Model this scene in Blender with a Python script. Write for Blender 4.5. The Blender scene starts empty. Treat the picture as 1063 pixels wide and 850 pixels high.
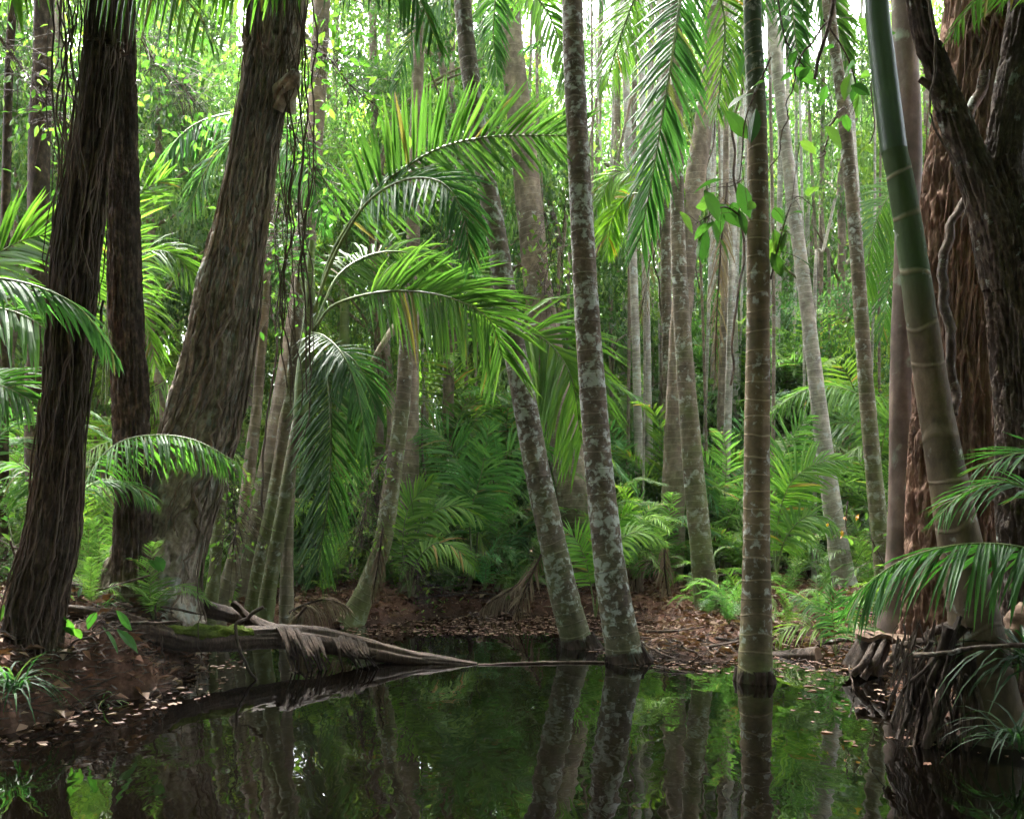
import bpy, math, random
import numpy as np
from mathutils import Vector

random.seed(7)
rng = np.random.default_rng(11)
F, CX, HY, CAMZ = 900.0, 531.5, 540.0, 1.3        # focal length (px), centre column, horizon row, eye height (m)
SC = bpy.context.scene
COL = SC.collection

def at(px, py, d):
    """a spot in the forest seen at px,py from the water's edge, d metres away"""
    return np.array([(px - CX) / F * d, d, CAMZ - (py - HY) / F * d])

# ------------------------------------------------------------------ noise
def _h(i, j, k, s):
    n = (i * 374761393 + j * 668265263 + k * 1274126177 + s * 974711) & 0x7fffffff
    n = ((n ^ (n >> 13)) * 1274126177) & 0x7fffffff
    return ((n ^ (n >> 16)) & 0xffff) / 65535.0
def vn(x, y, z, s=0):
    x, y, z = np.broadcast_arrays(np.asarray(x, float), np.asarray(y, float), np.asarray(z, float))
    xi, yi, zi = np.floor(x).astype(np.int64), np.floor(y).astype(np.int64), np.floor(z).astype(np.int64)
    u, v, w = x - xi, y - yi, z - zi
    u, v, w = u*u*(3-2*u), v*v*(3-2*v), w*w*(3-2*w)
    r = 0
    for a in (0, 1):
        for b in (0, 1):
            for c in (0, 1):
                r = r + _h(xi+a, yi+b, zi+c, s) * (u if a else 1-u) * (v if b else 1-v) * (w if c else 1-w)
    return r * 2 - 1
def fbm(x, y, z, o=4, s=0):
    r, a = 0, 1.0
    for k in range(o):
        r = r + a * vn(x*2**k, y*2**k, z*2**k, s+k)
        a *= .5
    return r

# ------------------------------------------------------------------ mesh builder
class MB:
    def __init__(s):
        s.V, s.UV, s.Q, s.T, s.RQ, s.RT, s.MQ, s.MT, s.n = [], [], [], [], [], [], [], [], 0
    def add(s, V, Q=None, T=None, uv=None, rnd=0.5, m=0):
        V = np.asarray(V, float).reshape(-1, 3)
        s.V.append(V)
        s.UV.append(np.zeros((len(V), 2)) if uv is None else np.asarray(uv, float).reshape(-1, 2))
        if Q is not None and len(Q):
            Q = np.asarray(Q, np.int64); s.Q.append(Q + s.n)
            s.RQ.append(np.broadcast_to(rnd, (len(Q),)) if np.ndim(rnd) == 0 else np.asarray(rnd)); s.MQ.append(np.full(len(Q), m))
        if T is not None and len(T):
            T = np.asarray(T, np.int64); s.T.append(T + s.n)
            s.RT.append(np.broadcast_to(rnd, (len(T),)) if np.ndim(rnd) == 0 else np.asarray(rnd)); s.MT.append(np.full(len(T), m))
        s.n += len(V)
        return s
    def mesh(s, name, mats, smooth=False, origin=None):
        V = np.concatenate(s.V); UV = np.concatenate(s.UV)
        if origin is not None: V = V - np.asarray(origin)
        Q = np.concatenate(s.Q) if s.Q else np.zeros((0, 4), np.int64)
        T = np.concatenate(s.T) if s.T else np.zeros((0, 3), np.int64)
        loops = np.concatenate([Q.ravel(), T.ravel()]).astype(np.int32)
        nq, nt = len(Q), len(T)
        starts = np.concatenate([np.arange(nq)*4, nq*4 + np.arange(nt)*3]).astype(np.int32)
        R = np.concatenate((s.RQ or []) + (s.RT or [])).astype(np.float32)
        M = np.concatenate((s.MQ or []) + (s.MT or [])).astype(np.int32)
        me = bpy.data.meshes.new(name)
        me.vertices.add(len(V)); me.loops.add(len(loops)); me.polygons.add(nq + nt)
        me.vertices.foreach_set('co', V.astype(np.float32).ravel())
        me.loops.foreach_set('vertex_index', loops)
        me.polygons.foreach_set('loop_start', starts)
        me.polygons.foreach_set('material_index', M)
        if smooth: me.polygons.foreach_set('use_smooth', np.ones(nq + nt, bool))
        else: me.polygons.foreach_set('use_smooth', np.zeros(nq + nt, bool))
        me.update(calc_edges=True)
        uvl = me.uv_layers.new(name='UVMap')
        uvl.data.foreach_set('uv', UV[loops].astype(np.float32).ravel())
        a = me.attributes.new('rnd', 'FLOAT', 'FACE'); a.data.foreach_set('value', R)
        for m in (mats if isinstance(mats, (list, tuple)) else [mats]): me.materials.append(m)
        return me
    def obj(s, name, mats, parent=None, smooth=False, origin=None, color=None):
        """one mesh object; under a parent the mesh is kept relative to the parent's spot"""
        if parent is not None: origin = np.array(parent.get('_at', parent.location))
        elif origin is None: origin = np.zeros(3)
        me = s.mesh(name, mats, smooth, origin)
        o = bpy.data.objects.new(name, me); COL.objects.link(o)
        if parent is not None: o.parent = parent
        else: o.location = Vector(origin)
        if color is not None: o.color = (*color, 1)
        return o

def empty(name, loc):
    o = bpy.data.objects.new(name, None); COL.objects.link(o)
    o.location = Vector([float(c) for c in loc]); o.empty_display_size = .1
    return o
def tag(o, label=None, cat=None, group=None, kind=None):
    if label: o['label'] = label
    if cat: o['category'] = cat
    if group: o['group'] = group
    if kind: o['kind'] = kind
    return o
def dup(o, loc, rz=0, scale=1, color=None):
    r = o.copy(); COL.objects.link(r); r.location = Vector([float(c) for c in loc]); r.rotation_euler = (0, 0, rz)
    r.scale = (scale,)*3 if np.ndim(scale) == 0 else scale
    for k in ('label', 'group'):
        if k in r: del r[k]
    if color is not None: r.color = (*color, 1)
    for ch in o.children:
        c = ch.copy(); COL.objects.link(c); c.parent = r
        if color is not None and not ch.name.startswith(('trunk', 'stem')): c.color = (*color, 1)
        for g in ch.children:
            d = g.copy(); COL.objects.link(d); d.parent = c
    return r

def nrm(a): return a / np.maximum(np.linalg.norm(a, axis=-1, keepdims=True), 1e-9)
def spline(P, n):
    """Catmull-Rom through the rows of P (any number of columns)"""
    P = np.asarray(P, float)
    if len(P) == 2: return P[0] + (P[1]-P[0]) * np.linspace(0, 1, n)[:, None]
    A = np.vstack([2*P[0]-P[1], P, 2*P[-1]-P[-2]])
    L = np.concatenate([[0], np.cumsum(np.linalg.norm(np.diff(P[:, :3], axis=0), axis=1))])
    t = np.interp(np.linspace(0, L[-1], n), L, np.arange(len(P)))
    i = np.minimum(t.astype(int), len(P)-2); u = (t - i)[:, None]
    p0, p1, p2, p3 = A[i], A[i+1], A[i+2], A[i+3]
    return .5*((2*p1) + (-p0+p2)*u + (2*p0-5*p1+4*p2-p3)*u*u + (-p0+3*p1-3*p2+p3)*u**3)
def frames(P):
    T = nrm(np.gradient(P, axis=0))
    ref = np.eye(3)[np.argmin(np.abs(T).mean(0))]
    if abs(T[:, 2]).mean() > .6: ref = np.array([0, -1., 0])
    A = nrm(ref - (T @ ref)[:, None]*T)
    return T, A, np.cross(T, A)
def tube(mb, P, R, sides=10, disp=None, rnd=.5, m=0, caps=False):
    P = np.asarray(P, float); n = len(P); R = np.broadcast_to(R, (n,))
    T, A, B = frames(P)
    th = np.linspace(0, 2*np.pi, sides+1) + np.pi        # seam turned away
    v = np.concatenate([[0], np.cumsum(np.linalg.norm(np.diff(P, axis=0), axis=1))])
    TH, VV = np.meshgrid(th, v); RR = np.repeat(R[:, None], sides+1, 1).copy()
    if disp is not None: RR = RR + disp(TH, VV, RR)
    V = P[:, None] + RR[..., None]*(np.cos(TH)[..., None]*A[:, None] + np.sin(TH)[..., None]*B[:, None])
    i, j = np.meshgrid(np.arange(n-1), np.arange(sides), indexing='ij')
    a = i*(sides+1) + j
    Q = np.stack([a, a+1, a+sides+2, a+sides+1], -1).reshape(-1, 4)
    uv = np.stack([TH*RR.mean(), VV], -1)
    mb.add(V, Q, uv=uv, rnd=rnd, m=m)
    if caps:
        for e, k in ((0, 0), (n-1, (n-1)*(sides+1))):
            ring = V[e, :sides]; c = ring.mean(0)
            Tt = [[0, 1+q, 1+(q+1) % sides] for q in range(sides)]
            mb.add(np.vstack([c, ring]), T=Tt, uv=np.vstack([[0, 0], (ring-c)[:, :2]]), rnd=rnd, m=m+caps-1)
    return mb

def strips(mb, P0, D0, W0, L, Wd, K=4, prof=(.5, 1, .8, .04), droop=.25, fold=.3, rnd=None, m=0, gdir=(0, 0, -1)):
    """many folded blades at once: start points, directions, width directions, lengths, half widths"""
    n = len(P0); P, D = P0.copy(), nrm(D0)
    L = np.broadcast_to(L, (n,)); Wd = np.broadcast_to(Wd, (n,)); droop = np.broadcast_to(droop, (n,))
    cols = []
    for k in range(K):
        W = nrm(W0 - (W0*D).sum(1, keepdims=True)*D); N = np.cross(D, W)
        w = (Wd*prof[k])[:, None]
        cols.append(np.stack([P - W*w - N*w*fold, P + N*0, P + W*w - N*w*fold], 1))
        D = nrm(D + np.array(gdir)*droop[:, None]); P = P + D*(L/(K-1))[:, None]
    V = np.stack(cols, 1)                      # n,K,3,3
    base = (np.arange(n)*K*3)[:, None, None]
    k, c = np.meshgrid(np.arange(K-1), np.arange(2), indexing='ij'); a = base + (k*3 + c)[None]
    Q = np.stack([a, a+1, a+4, a+3], -1).reshape(-1, 4)
    r = rng.random(n) if rnd is None else np.broadcast_to(rnd, (n,))
    uvx = np.tile(np.array([0, .5, 1.])[None, None, :], (n, K, 1)); uvy = np.tile((np.arange(K)/(K-1))[None, :, None], (n, 1, 3))
    mb.add(V, Q, uv=np.stack([uvx, uvy], -1), rnd=np.repeat(r, (K-1)*2), m=m)
def rhombs(mb, P0, D, N0, L, W, rnd=None, m=0, fold=.25):
    n = len(P0); D = nrm(D); S = nrm(np.cross(D, N0)); N = np.cross(S, D)
    L = np.broadcast_to(L, (n,))[:, None]; W = np.broadcast_to(W, (n,))[:, None]
    V = np.stack([P0, P0 + D*L*.45 + S*W + N*W*fold, P0 + D*L - N*L*.12, P0 + D*L*.45 - S*W + N*W*fold], 1)
    b = np.arange(n)*4
    T = np.concatenate([np.stack([b, b+1, b+2], 1), np.stack([b, b+2, b+3], 1)])
    r = rng.random(n) if rnd is None else np.broadcast_to(rnd, (n,))
    mb.add(V, T=T, rnd=np.tile(r, 2), m=m)

# ------------------------------------------------------------------ materials
def mat(name):
    m = bpy.data.materials.new(name); m.use_nodes = True
    nt = m.node_tree; nt.nodes.clear()
    out = nt.nodes.new('ShaderNodeOutputMaterial')
    return m, nt, out
def N(nt, t, **kw):
    n = nt.nodes.new('ShaderNode' + t)
    for k, v in kw.items():
        if k in n.inputs: n.inputs[k].default_value = v
        else: setattr(n, k, v)
    return n
def L(nt, a, b): nt.links.new(a, b)
def ramp(nt, src, stops):
    r = nt.nodes.new('ShaderNodeValToRGB'); e = r.color_ramp.elements
    e[0].position, e[0].color = stops[0][0], (*stops[0][1], 1)
    e[1].position, e[1].color = stops[1][0], (*stops[1][1], 1)
    for p, c in stops[2:]:
        x = e.new(p); x.color = (*c, 1)
    L(nt, src, r.inputs[0]); return r.outputs[0]
def mix(nt, f, a, b, blend='MIX'):
    m = nt.nodes.new('ShaderNodeMix'); m.data_type = 'RGBA'; m.blend_type = blend
    for i, s in ((0, f), (6, a), (7, b)):
        if hasattr(s, 'is_linked'): L(nt, s, m.inputs[i])
        elif i == 0: m.inputs[0].default_value = s
        else: m.inputs[i].default_value = (*s, 1)
    return m.outputs[2]
def mth(nt, op, a, b=0.0, clamp=False):
    m = nt.nodes.new('ShaderNodeMath'); m.operation = op; m.use_clamp = clamp
    for i, s in ((0, a), (1, b)):
        if hasattr(s, 'is_linked'): L(nt, s, m.inputs[i])
        else: m.inputs[i].default_value = s
    return m.outputs[0]

def leaf_mat(name, c1, c2, c3, trans=.45, rough=.38, tboost=1.0, spec=.5, brown=None):
    m, nt, out = mat(name)
    at_ = N(nt, 'Attribute', attribute_name='rnd'); oi = N(nt, 'ObjectInfo')
    col = ramp(nt, at_.outputs['Fac'], [(0, c1), (.55, c2), (.9, c3), (.97, brown or c3)])
    col = mix(nt, 1.0, col, oi.outputs['Color'], 'MULTIPLY')
    p = N(nt, 'BsdfPrincipled', Roughness=rough); p.inputs['Specular IOR Level'].default_value = spec
    L(nt, col, p.inputs['Base Color'])
    t = N(nt, 'BsdfTranslucent')
    tc = mix(nt, 1.0, col, (1.8*tboost, 2.1*tboost, .9*tboost), 'MULTIPLY'); L(nt, tc, t.inputs['Color'])
    ms = N(nt, 'MixShader'); ms.inputs[0].default_value = trans
    L(nt, p.outputs[0], ms.inputs[1]); L(nt, t.outputs[0], ms.inputs[2]); L(nt, ms.outputs[0], out.inputs[0])
    return m
PALM = leaf_mat('palm leaflet', (.03, .07, .022), (.06, .125, .038), (.12, .19, .055), .45, .52, spec=.25, brown=(.14, .105, .05))
BROAD = leaf_mat('broad leaf', (.03, .065, .025), (.065, .12, .042), (.14, .185, .065), .42, .46, spec=.35)
DEADLEAF = leaf_mat('dry frond', (.10, .065, .045), (.17, .12, .09), (.26, .20, .15), .15, .75, spec=.15)
LITTER = leaf_mat('dry fallen leaf', (.07, .028, .015), (.13, .06, .035), (.25, .17, .12), .1, .6, spec=.3)

def bark(name, lo, mid, hi, su=9., sv=2., lichen=0., lcol=(.36, .38, .34), ring=0., ring_sp=.12, moss=0., mossc=(.05, .075, .012),
         bump=.6, rough=.85, lscale=9., green_from=None, greenc=(.05, .11, .03), moss_h=1.2, wet=False):
    """u = metres round, v = metres up the stem"""
    m, nt, out = mat(name)
    uv = N(nt, 'UVMap'); oc = N(nt, 'TexCoord')
    mp = N(nt, 'Mapping'); mp.inputs['Scale'].default_value = (su*.5, su*.5, sv*.5); L(nt, oc.outputs['Object'], mp.inputs[0])
    n1 = N(nt, 'TexNoise', Scale=3.0, Detail=6.0, Roughness=.65); L(nt, mp.outputs[0], n1.inputs[0])
    n2 = N(nt, 'TexNoise', Scale=2.2, Detail=4.0, Roughness=.6); L(nt, oc.outputs['Object'], n2.inputs[0])
    f = mth(nt, 'ADD', mth(nt, 'MULTIPLY', n1.outputs[0], .75), mth(nt, 'MULTIPLY', n2.outputs[0], .25))
    col = ramp(nt, f, [(.3, lo), (.5, mid), (.7, hi)])
    h = n1.outputs[0]
    sep = N(nt, 'SeparateXYZ'); L(nt, uv.outputs[0], sep.inputs[0]); V_ = sep.outputs[1]
    lf = N(nt, 'TexNoise', Scale=1.6, Detail=3.0, Roughness=.55); L(nt, oc.outputs['Object'], lf.inputs[0])
    col = mix(nt, 1.0, col, ramp(nt, lf.outputs[0], [(.32, (.55, .56, .5)), (.5, (.95, .95, .95)), (.68, (1.35, 1.3, 1.25))]), 'MULTIPLY')
    if green_from is not None:
        g = mth(nt, 'MULTIPLY', mth(nt, 'SUBTRACT', mth(nt, 'ADD', V_, mth(nt, 'MULTIPLY', n2.outputs[0], .5)), green_from), 2.0, True)
        col = mix(nt, g, col, mix(nt, n1.outputs[0], greenc, tuple(c*.6 for c in greenc)))
    if ring:
        nn = N(nt, 'TexNoise', Scale=1.3, Detail=2.0); L(nt, oc.outputs['Object'], nn.inputs[0])
        w = mth(nt, 'FRACT', mth(nt, 'ADD', mth(nt, 'DIVIDE', V_, ring_sp), mth(nt, 'MULTIPLY', nn.outputs[0], 2.2)))
        tri = mth(nt, 'ABSOLUTE', mth(nt, 'SUBTRACT', w, .5))
        line = mth(nt, 'MULTIPLY', mth(nt, 'SUBTRACT', .07, tri), 18.0, True)
        broken = mth(nt, 'MULTIPLY', line, mth(nt, 'MULTIPLY', mth(nt, 'SUBTRACT', n2.outputs[0], .32), 4.0, True))
        col = mix(nt, mth(nt, 'MULTIPLY', broken, ring), col, tuple(min(1, c*1.5+.03) for c in hi))
        h = mth(nt, 'ADD', h, mth(nt, 'MULTIPLY', line, .8))
    if lichen:
        l1 = N(nt, 'TexNoise', Scale=lscale, Detail=5.0, Roughness=.6, Distortion=.4); L(nt, oc.outputs['Object'], l1.inputs[0])
        l2 = N(nt, 'TexNoise', Scale=lscale*.3, Detail=2.0); L(nt, oc.outputs['Object'], l2.inputs[0])
        s_ = mth(nt, 'ADD', l1.outputs[0], mth(nt, 'MULTIPLY', l2.outputs[0], .6))
        k = mth(nt, 'MULTIPLY', mth(nt, 'SUBTRACT', s_, 1.03 - lichen*.2), 9.0, True)
        col = mix(nt, mth(nt, 'MULTIPLY', k, .85), col, mix(nt, n1.outputs[0], lcol, tuple(c*.7 for c in lcol)))
    if moss:
        a = mth(nt, 'SUBTRACT', 1.0, mth(nt, 'DIVIDE', V_, moss_h))
        a = mth(nt, 'ADD', mth(nt, 'MULTIPLY', a, .8), mth(nt, 'MULTIPLY', mth(nt, 'SUBTRACT', n2.outputs[0], .5), 2.6))
        a = mth(nt, 'MULTIPLY', mth(nt, 'MULTIPLY', a, 1.5, True), moss)
        col = mix(nt, a, col, mix(nt, n1.outputs[0], mossc, tuple(c*1.9 for c in mossc)))
    if wet:
        ge = N(nt, 'NewGeometry'); sz = N(nt, 'SeparateXYZ'); L(nt, ge.outputs['Position'], sz.inputs[0])
        wt = mth(nt, 'MULTIPLY', mth(nt, 'SUBTRACT', mth(nt, 'ADD', .02, mth(nt, 'MULTIPLY', n2.outputs[0], .17)), sz.outputs[2]), 30.0, True)
        col = mix(nt, mth(nt, 'MULTIPLY', wt, .85), col, (.018, .013, .008))
    p = N(nt, 'BsdfPrincipled', Roughness=rough); p.inputs['Specular IOR Level'].default_value = .25
    L(nt, col, p.inputs['Base Color'])
    b = N(nt, 'Bump', Strength=bump, Distance=.012); L(nt, h, b.inputs['Height']); L(nt, b.outputs[0], p.inputs['Normal'])
    L(nt, p.outputs[0], out.inputs[0])
    return m
B_DARK = bark('dark fibrous bark', (.010, .006, .005), (.046, .030, .021), (.15, .10, .07), 13, 8, moss=.35, bump=1.3, moss_h=.8)
B_BIG = bark('grey strangler bark', (.055, .042, .031), (.24, .195, .155), (.52, .46, .39), 9, 8, lichen=.95, lscale=6, bump=.9)
B_ROOT = bark('aerial root bark', (.022, .015, .010), (.06, .042, .03), (.14, .10, .078), 20, 4, bump=.5)
B_P1 = bark('dark lichened palm bark', (.035, .028, .02), (.09, .074, .055), (.19, .16, .125), 10, 12, lichen=.95, lcol=(.42, .46, .42), ring=.4, moss=.4, bump=.6, moss_h=2.5, lscale=15, wet=True)
B_P2 = bark('spotted palm bark', (.035, .026, .019), (.09, .07, .053), (.19, .155, .12), 10, 12, lichen=1.12, lcol=(.44, .47, .44), ring=.35, moss=.3, bump=.6, moss_h=2.0, lscale=15, wet=True)
B_P4 = bark('banded palm bark', (.05, .04, .022), (.105, .08, .045), (.17, .13, .08), 5, 8, lichen=.8, lscale=16, ring=.6, ring_sp=.145, moss=.6, mossc=(.06, .10, .012), bump=.4, moss_h=.9, green_from=5.0, greenc=(.05, .075, .04), wet=True)
B_P5 = bark('stout palm bark', (.03, .021, .013), (.085, .06, .036), (.16, .12, .078), 7, 3, ring=.5, ring_sp=.3, bump=.6, lichen=.3, moss=.25, moss_h=.7, green_from=2.95, greenc=(.055, .085, .035), wet=True)
B_MOSS = bark('mossy ringed bark', (.042, .034, .022), (.10, .08, .052), (.2, .165, .12), 7, 7, lichen=.85, lcol=(.4, .43, .37), lscale=14, ring=.4, ring_sp=.1, moss=.7, mossc=(.06, .08, .02), bump=.5, moss_h=3.5)
B_PALE = bark('pale palm bark', (.13, .115, .095), (.29, .26, .225), (.5, .46, .41), 7, 7, lichen=.8, lscale=14, lcol=(.5, .52, .5), ring=.4, ring_sp=.09, moss=.3, bump=.4, moss_h=4)
B_TAN = bark('tan background bark', (.07, .053, .038), (.15, .115, .085), (.28, .225, .175), 7, 5, lichen=.5, ring=.3, ring_sp=.11, moss=.3, moss_h=3, bump=.5)
B_SHAG = bark('shaggy red bark', (.035, .018, .012), (.14, .078, .054), (.30, .195, .145), 22, 2.2, bump=1.0, rough=.95)
B_BLACK = bark('dark rough bark', (.012, .008, .006), (.045, .030, .022), (.13, .095, .072), 16, 12, bump=1.4, lichen=.45, lscale=14)
B_LIME = bark('green palm stem', (.07, .10, .03), (.12, .17, .05), (.2, .24, .09), 5, 3, ring=.4, ring_sp=.2, bump=.15, rough=.5)
B_WET = bark('wet rotting wood', (.009, .006, .004), (.026, .017, .012), (.065, .045, .033), 18, 3, bump=.8, rough=.95, moss=.0)
B_LOG = bark('weathered log', (.010, .006, .004), (.036, .022, .014), (.10, .066, .045), 24, 2, bump=.9, rough=.75)
B_CUT = bark('cut wood', (.06, .035, .022), (.14, .09, .06), (.24, .17, .12), 12, 12, bump=.3)

def soil_mat():
    m, nt, out = mat('red clay soil')
    oc = N(nt, 'TexCoord')
    a = N(nt, 'TexNoise', Scale=1.2, Detail=5.0); L(nt, oc.outputs['Object'], a.inputs[0])
    b = N(nt, 'TexNoise', Scale=16.0, Detail=8.0, Roughness=.75); L(nt, oc.outputs['Object'], b.inputs[0])
    f = mth(nt, 'ADD', mth(nt, 'MULTIPLY', a.outputs[0], .45), mth(nt, 'MULTIPLY', b.outputs[0], .55))
    col = ramp(nt, f, [(.33, (.02, .009, .005)), (.5, (.07, .032, .019)), (.66, (.16, .085, .055))])
    sep = N(nt, 'SeparateXYZ'); L(nt, oc.outputs['Object'], sep.inputs[0])
    wet = mth(nt, 'SUBTRACT', 1.0, mth(nt, 'MULTIPLY', mth(nt, 'SUBTRACT', sep.outputs[2], .02), 9.0, True))
    wet = mth(nt, 'MULTIPLY', wet, .6, True)
    col = mix(nt, wet, col, (.025, .014, .009))
    p = N(nt, 'BsdfPrincipled', Roughness=.9); L(nt, col, p.inputs['Base Color']); p.inputs['Specular IOR Level'].default_value = .2
    bp = N(nt, 'Bump', Strength=1.0, Distance=.03); L(nt, b.outputs[0], bp.inputs['Height']); L(nt, bp.outputs[0], p.inputs['Normal'])
    L(nt, p.outputs[0], out.inputs[0]); return m
SOIL = soil_mat()
def water_mat():
    m, nt, out = mat('still brown water')
    oc = N(nt, 'TexCoord'); mp = N(nt, 'Mapping'); mp.inputs['Scale'].default_value = (1.1, .55, 1); L(nt, oc.outputs['Object'], mp.inputs[0])
    a = N(nt, 'TexNoise', Scale=2.6, Detail=3.0, Roughness=.5); L(nt, mp.outputs[0], a.inputs[0])
    p = N(nt, 'BsdfPrincipled', Roughness=.012, IOR=2.1); p.inputs['Base Color'].default_value = (.001, .0007, .0004, 1)
    bp = N(nt, 'Bump', Strength=.10, Distance=.05); L(nt, a.outputs[0], bp.inputs['Height']); L(nt, bp.outputs[0], p.inputs['Normal'])
    L(nt, p.outputs[0], out.inputs[0]); return m
WATER = water_mat()

# ------------------------------------------------------------------ ground and water
POND = np.array([(-8, -6), (-6.0, 0), (-4.6, 3), (-3.35, 4.6), (-3.02, 5.5), (-2.86, 6.1), (-2.62, 6.5), (-2.72, 7.2), (-2.95, 8.2), (-3.5, 9.2), (-3.3, 10.2), (-2.3, 10.5),
                 (-1.6, 10.9), (-1.0, 11.7), (0, 12.0), (.9, 12.0), (1.7, 11.6), (1.95, 10.8), (1.55, 9.9), (1.25, 9.0), (1.3, 8.35), (1.75, 8.0), (2.15, 8.1), (2.5, 9.0),
                 (3.1, 9.4), (3.25, 8.7), (3.0, 8.1), (3.1, 7.4), (2.95, 6.5), (2.65, 5.9), (2.6, 5.45), (2.95, 5.05), (3.35, 4.6), (4.2, 3.6), (5, 2.5), (6.5, 0), (8, -6)])
def sdist(x, y):
    """signed distance to the shore, positive on land"""
    x, y = np.asarray(x, float), np.asarray(y, float)
    d = np.full(x.shape, 1e9); ins = np.zeros(x.shape, bool)
    for k in range(len(POND)):
        a, b = POND[k], POND[(k+1) % len(POND)]; e = b - a
        t = np.clip(((x-a[0])*e[0] + (y-a[1])*e[1])/(e@e), 0, 1)
        d = np.minimum(d, np.hypot(x-a[0]-t*e[0], y-a[1]-t*e[1]))
        c = ((a[1] > y) != (b[1] > y)) & (x < (b[0]-a[0])*(y-a[1])/((b[1]-a[1]) or 1e-9) + a[0])
        ins ^= c
    return np.where(ins, -d, d)
def gz(x, y):
    x, y = np.asarray(x, float), np.asarray(y, float)
    s = sdist(x, y) + .10*vn(x*1.7, y*1.7, 0, 3) + .04*vn(x*6, y*6, 0, 5)
    left = np.clip((-1.9 - x)/.9, 0, 1) * np.clip((9.6 - y)/1.2, 0, 1)
    right = np.clip((x - 3.1)/.8, 0, 1) * np.clip((7.2 - y)/1.5, 0, 1)
    islet = np.clip(1 - np.abs(x-2.3)/1.2, 0, 1) * np.clip((11.5-y)/1.0, 0, 1) * np.clip((y-6.8)/.6, 0, 1)
    low = np.clip((x-1.0)/.5, 0, 1) * np.clip((12.5-y)/1.5, 0, 1) * (1-right)
    H = .30 + .33*left + .3*right - .16*low
    rise = H*(1 - np.exp(-np.maximum(s, 0)/(.22 + .25*low + .14*left))) + np.maximum(s, 0)*.018
    rise = rise + np.maximum(s-.2, 0)**.5 * (.10*fbm(x*.5, y*.5, 0, 3, 8))*.7 + .07*fbm(x*2.3, y*2.3, 0, 3, 4)*np.clip(s*3, 0, 1) + .03*fbm(x*8, y*8, 0, 2, 14)*np.clip(s*5, 0, 1)
    rise = rise + left*.10*np.clip(1-np.abs(s-.5)/.5, 0, 1)
    return np.where(s > 0, rise, np.maximum(s*.7, -.7)) + .008*vn(x*17, y*17, 0, 6)
def g1(x, y): return float(gz(np.array([x]), np.array([y]))[0])
def grid(xs, ys, zf):
    X, Y = np.meshgrid(xs, ys); Z = zf(X, Y); ny, nx = X.shape
    i, j = np.meshgrid(np.arange(ny-1), np.arange(nx-1), indexing='ij'); a = i*nx + j
    Q = np.stack([a, a+1, a+nx+1, a+nx], -1).reshape(-1, 4)
    return MB().add(np.stack([X, Y, Z], -1), Q, uv=np.stack([X, Y], -1))
xs = np.concatenate([np.linspace(-90, -14, 20), np.linspace(-13, -5.2, 50), np.linspace(-5, 5, 220), np.linspace(5.2, 13, 50), np.linspace(14, 90, 20)])
ys = np.concatenate([np.linspace(-40, 0, 14), np.linspace(.5, 3.5, 20), np.linspace(3.6, 13, 220), np.linspace(13.2, 24, 60), np.linspace(25, 130, 40)])
tag(grid(xs, ys, gz).obj('ground', SOIL, smooth=True), kind='structure')
tag(MB().add([(-40, -30, 0), (40, -30, 0), (40, 30, 0), (-40, 30, 0)], [[0, 1, 2, 3]]).obj('water', WATER), kind='structure')

def scatter(n, x0, x1, y0, y1, smin, smax):
    """random spots whose distance from the shore lies in smin..smax"""
    out = []
    while sum(map(len, out)) < n:
        p = np.stack([rng.uniform(x0, x1, n*2), rng.uniform(y0, y1, n*2)], 1)
        s = sdist(p[:, 0], p[:, 1]); out.append(p[(s > smin) & (s < smax)])
    return np.concatenate(out)[:n]
def litter(p, size, tilt, zoff, name, label_kind='stuff'):
    n = len(p); a = rng.uniform(0, 6.283, n); D = np.stack([np.cos(a), np.sin(a), rng.normal(0, tilt, n)], 1)
    z = (gz(p[:, 0], p[:, 1]) if zoff is None else np.full(n, zoff)) + (rng.uniform(.0, .03, n) if zoff is None else rng.uniform(0.001, .004, n))
    Ls = size*np.exp(rng.normal(-.1, .5, n)).clip(.25, 1.8); Nn = nrm(np.stack([rng.normal(0, tilt, n), rng.normal(0, tilt, n), np.ones(n)], 1))
    mb = MB(); rhombs(mb, np.column_stack([p, z]), D, Nn, Ls, Ls*rng.uniform(.15, .34, n), rnd=rng.random(n)**1.8, fold=.5 if zoff is None else .05)
    return tag(mb.obj(name, LITTER), kind=label_kind)
near = np.concatenate([scatter(20000, -4.5, 4.8, 4, 13.5, -.05, 3), scatter(15000, -12, 12, 9, 28, .0, 40)])
litter(near, .08, .35, None, 'leaf_litter')
fl = np.concatenate([scatter(1500, -2.0, 2.4, 9.8, 12.2, -2.0, -.02), scatter(380, .8, 3.0, 7.4, 10, -.6, -.01), scatter(130, 1.5, 3.3, 4.6, 8.5, -.8, -.0), scatter(200, -3.2, -2.2, 5, 10, -.45, 0)])
litter(fl, .065, .02, .0015, 'floating_leaves')
tw = np.concatenate([scatter(1100, -4.5, 5, 4, 13, .02, 2.5), scatter(1300, -3.8, -2.4, 5, 8.5, .0, 1.2), scatter(400, 2.2, 3.6, 4.3, 9, 0, 1.)]); mb = MB()
isl = np.stack([rng.normal(1.75, .38, 260), rng.normal(8.5, .45, 260)], 1)
for k, (x, y) in enumerate(np.concatenate([tw, isl])):
    a = rng.uniform(0, 3.14); l = rng.uniform(.06, .32); z = max(0, g1(x, y)) + .012
    d = np.array([math.cos(a), math.sin(a), rng.normal(0, .18)])*l
    p = np.array([x, y, z]); tube(mb, np.array([p-d*.5, p+rng.normal(0, .02, 3), p+d*.5]), rng.uniform(.002, .007), 4, rnd=rng.random())
tag(mb.obj('twig_litter', B_LOG), kind='stuff')

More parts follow.
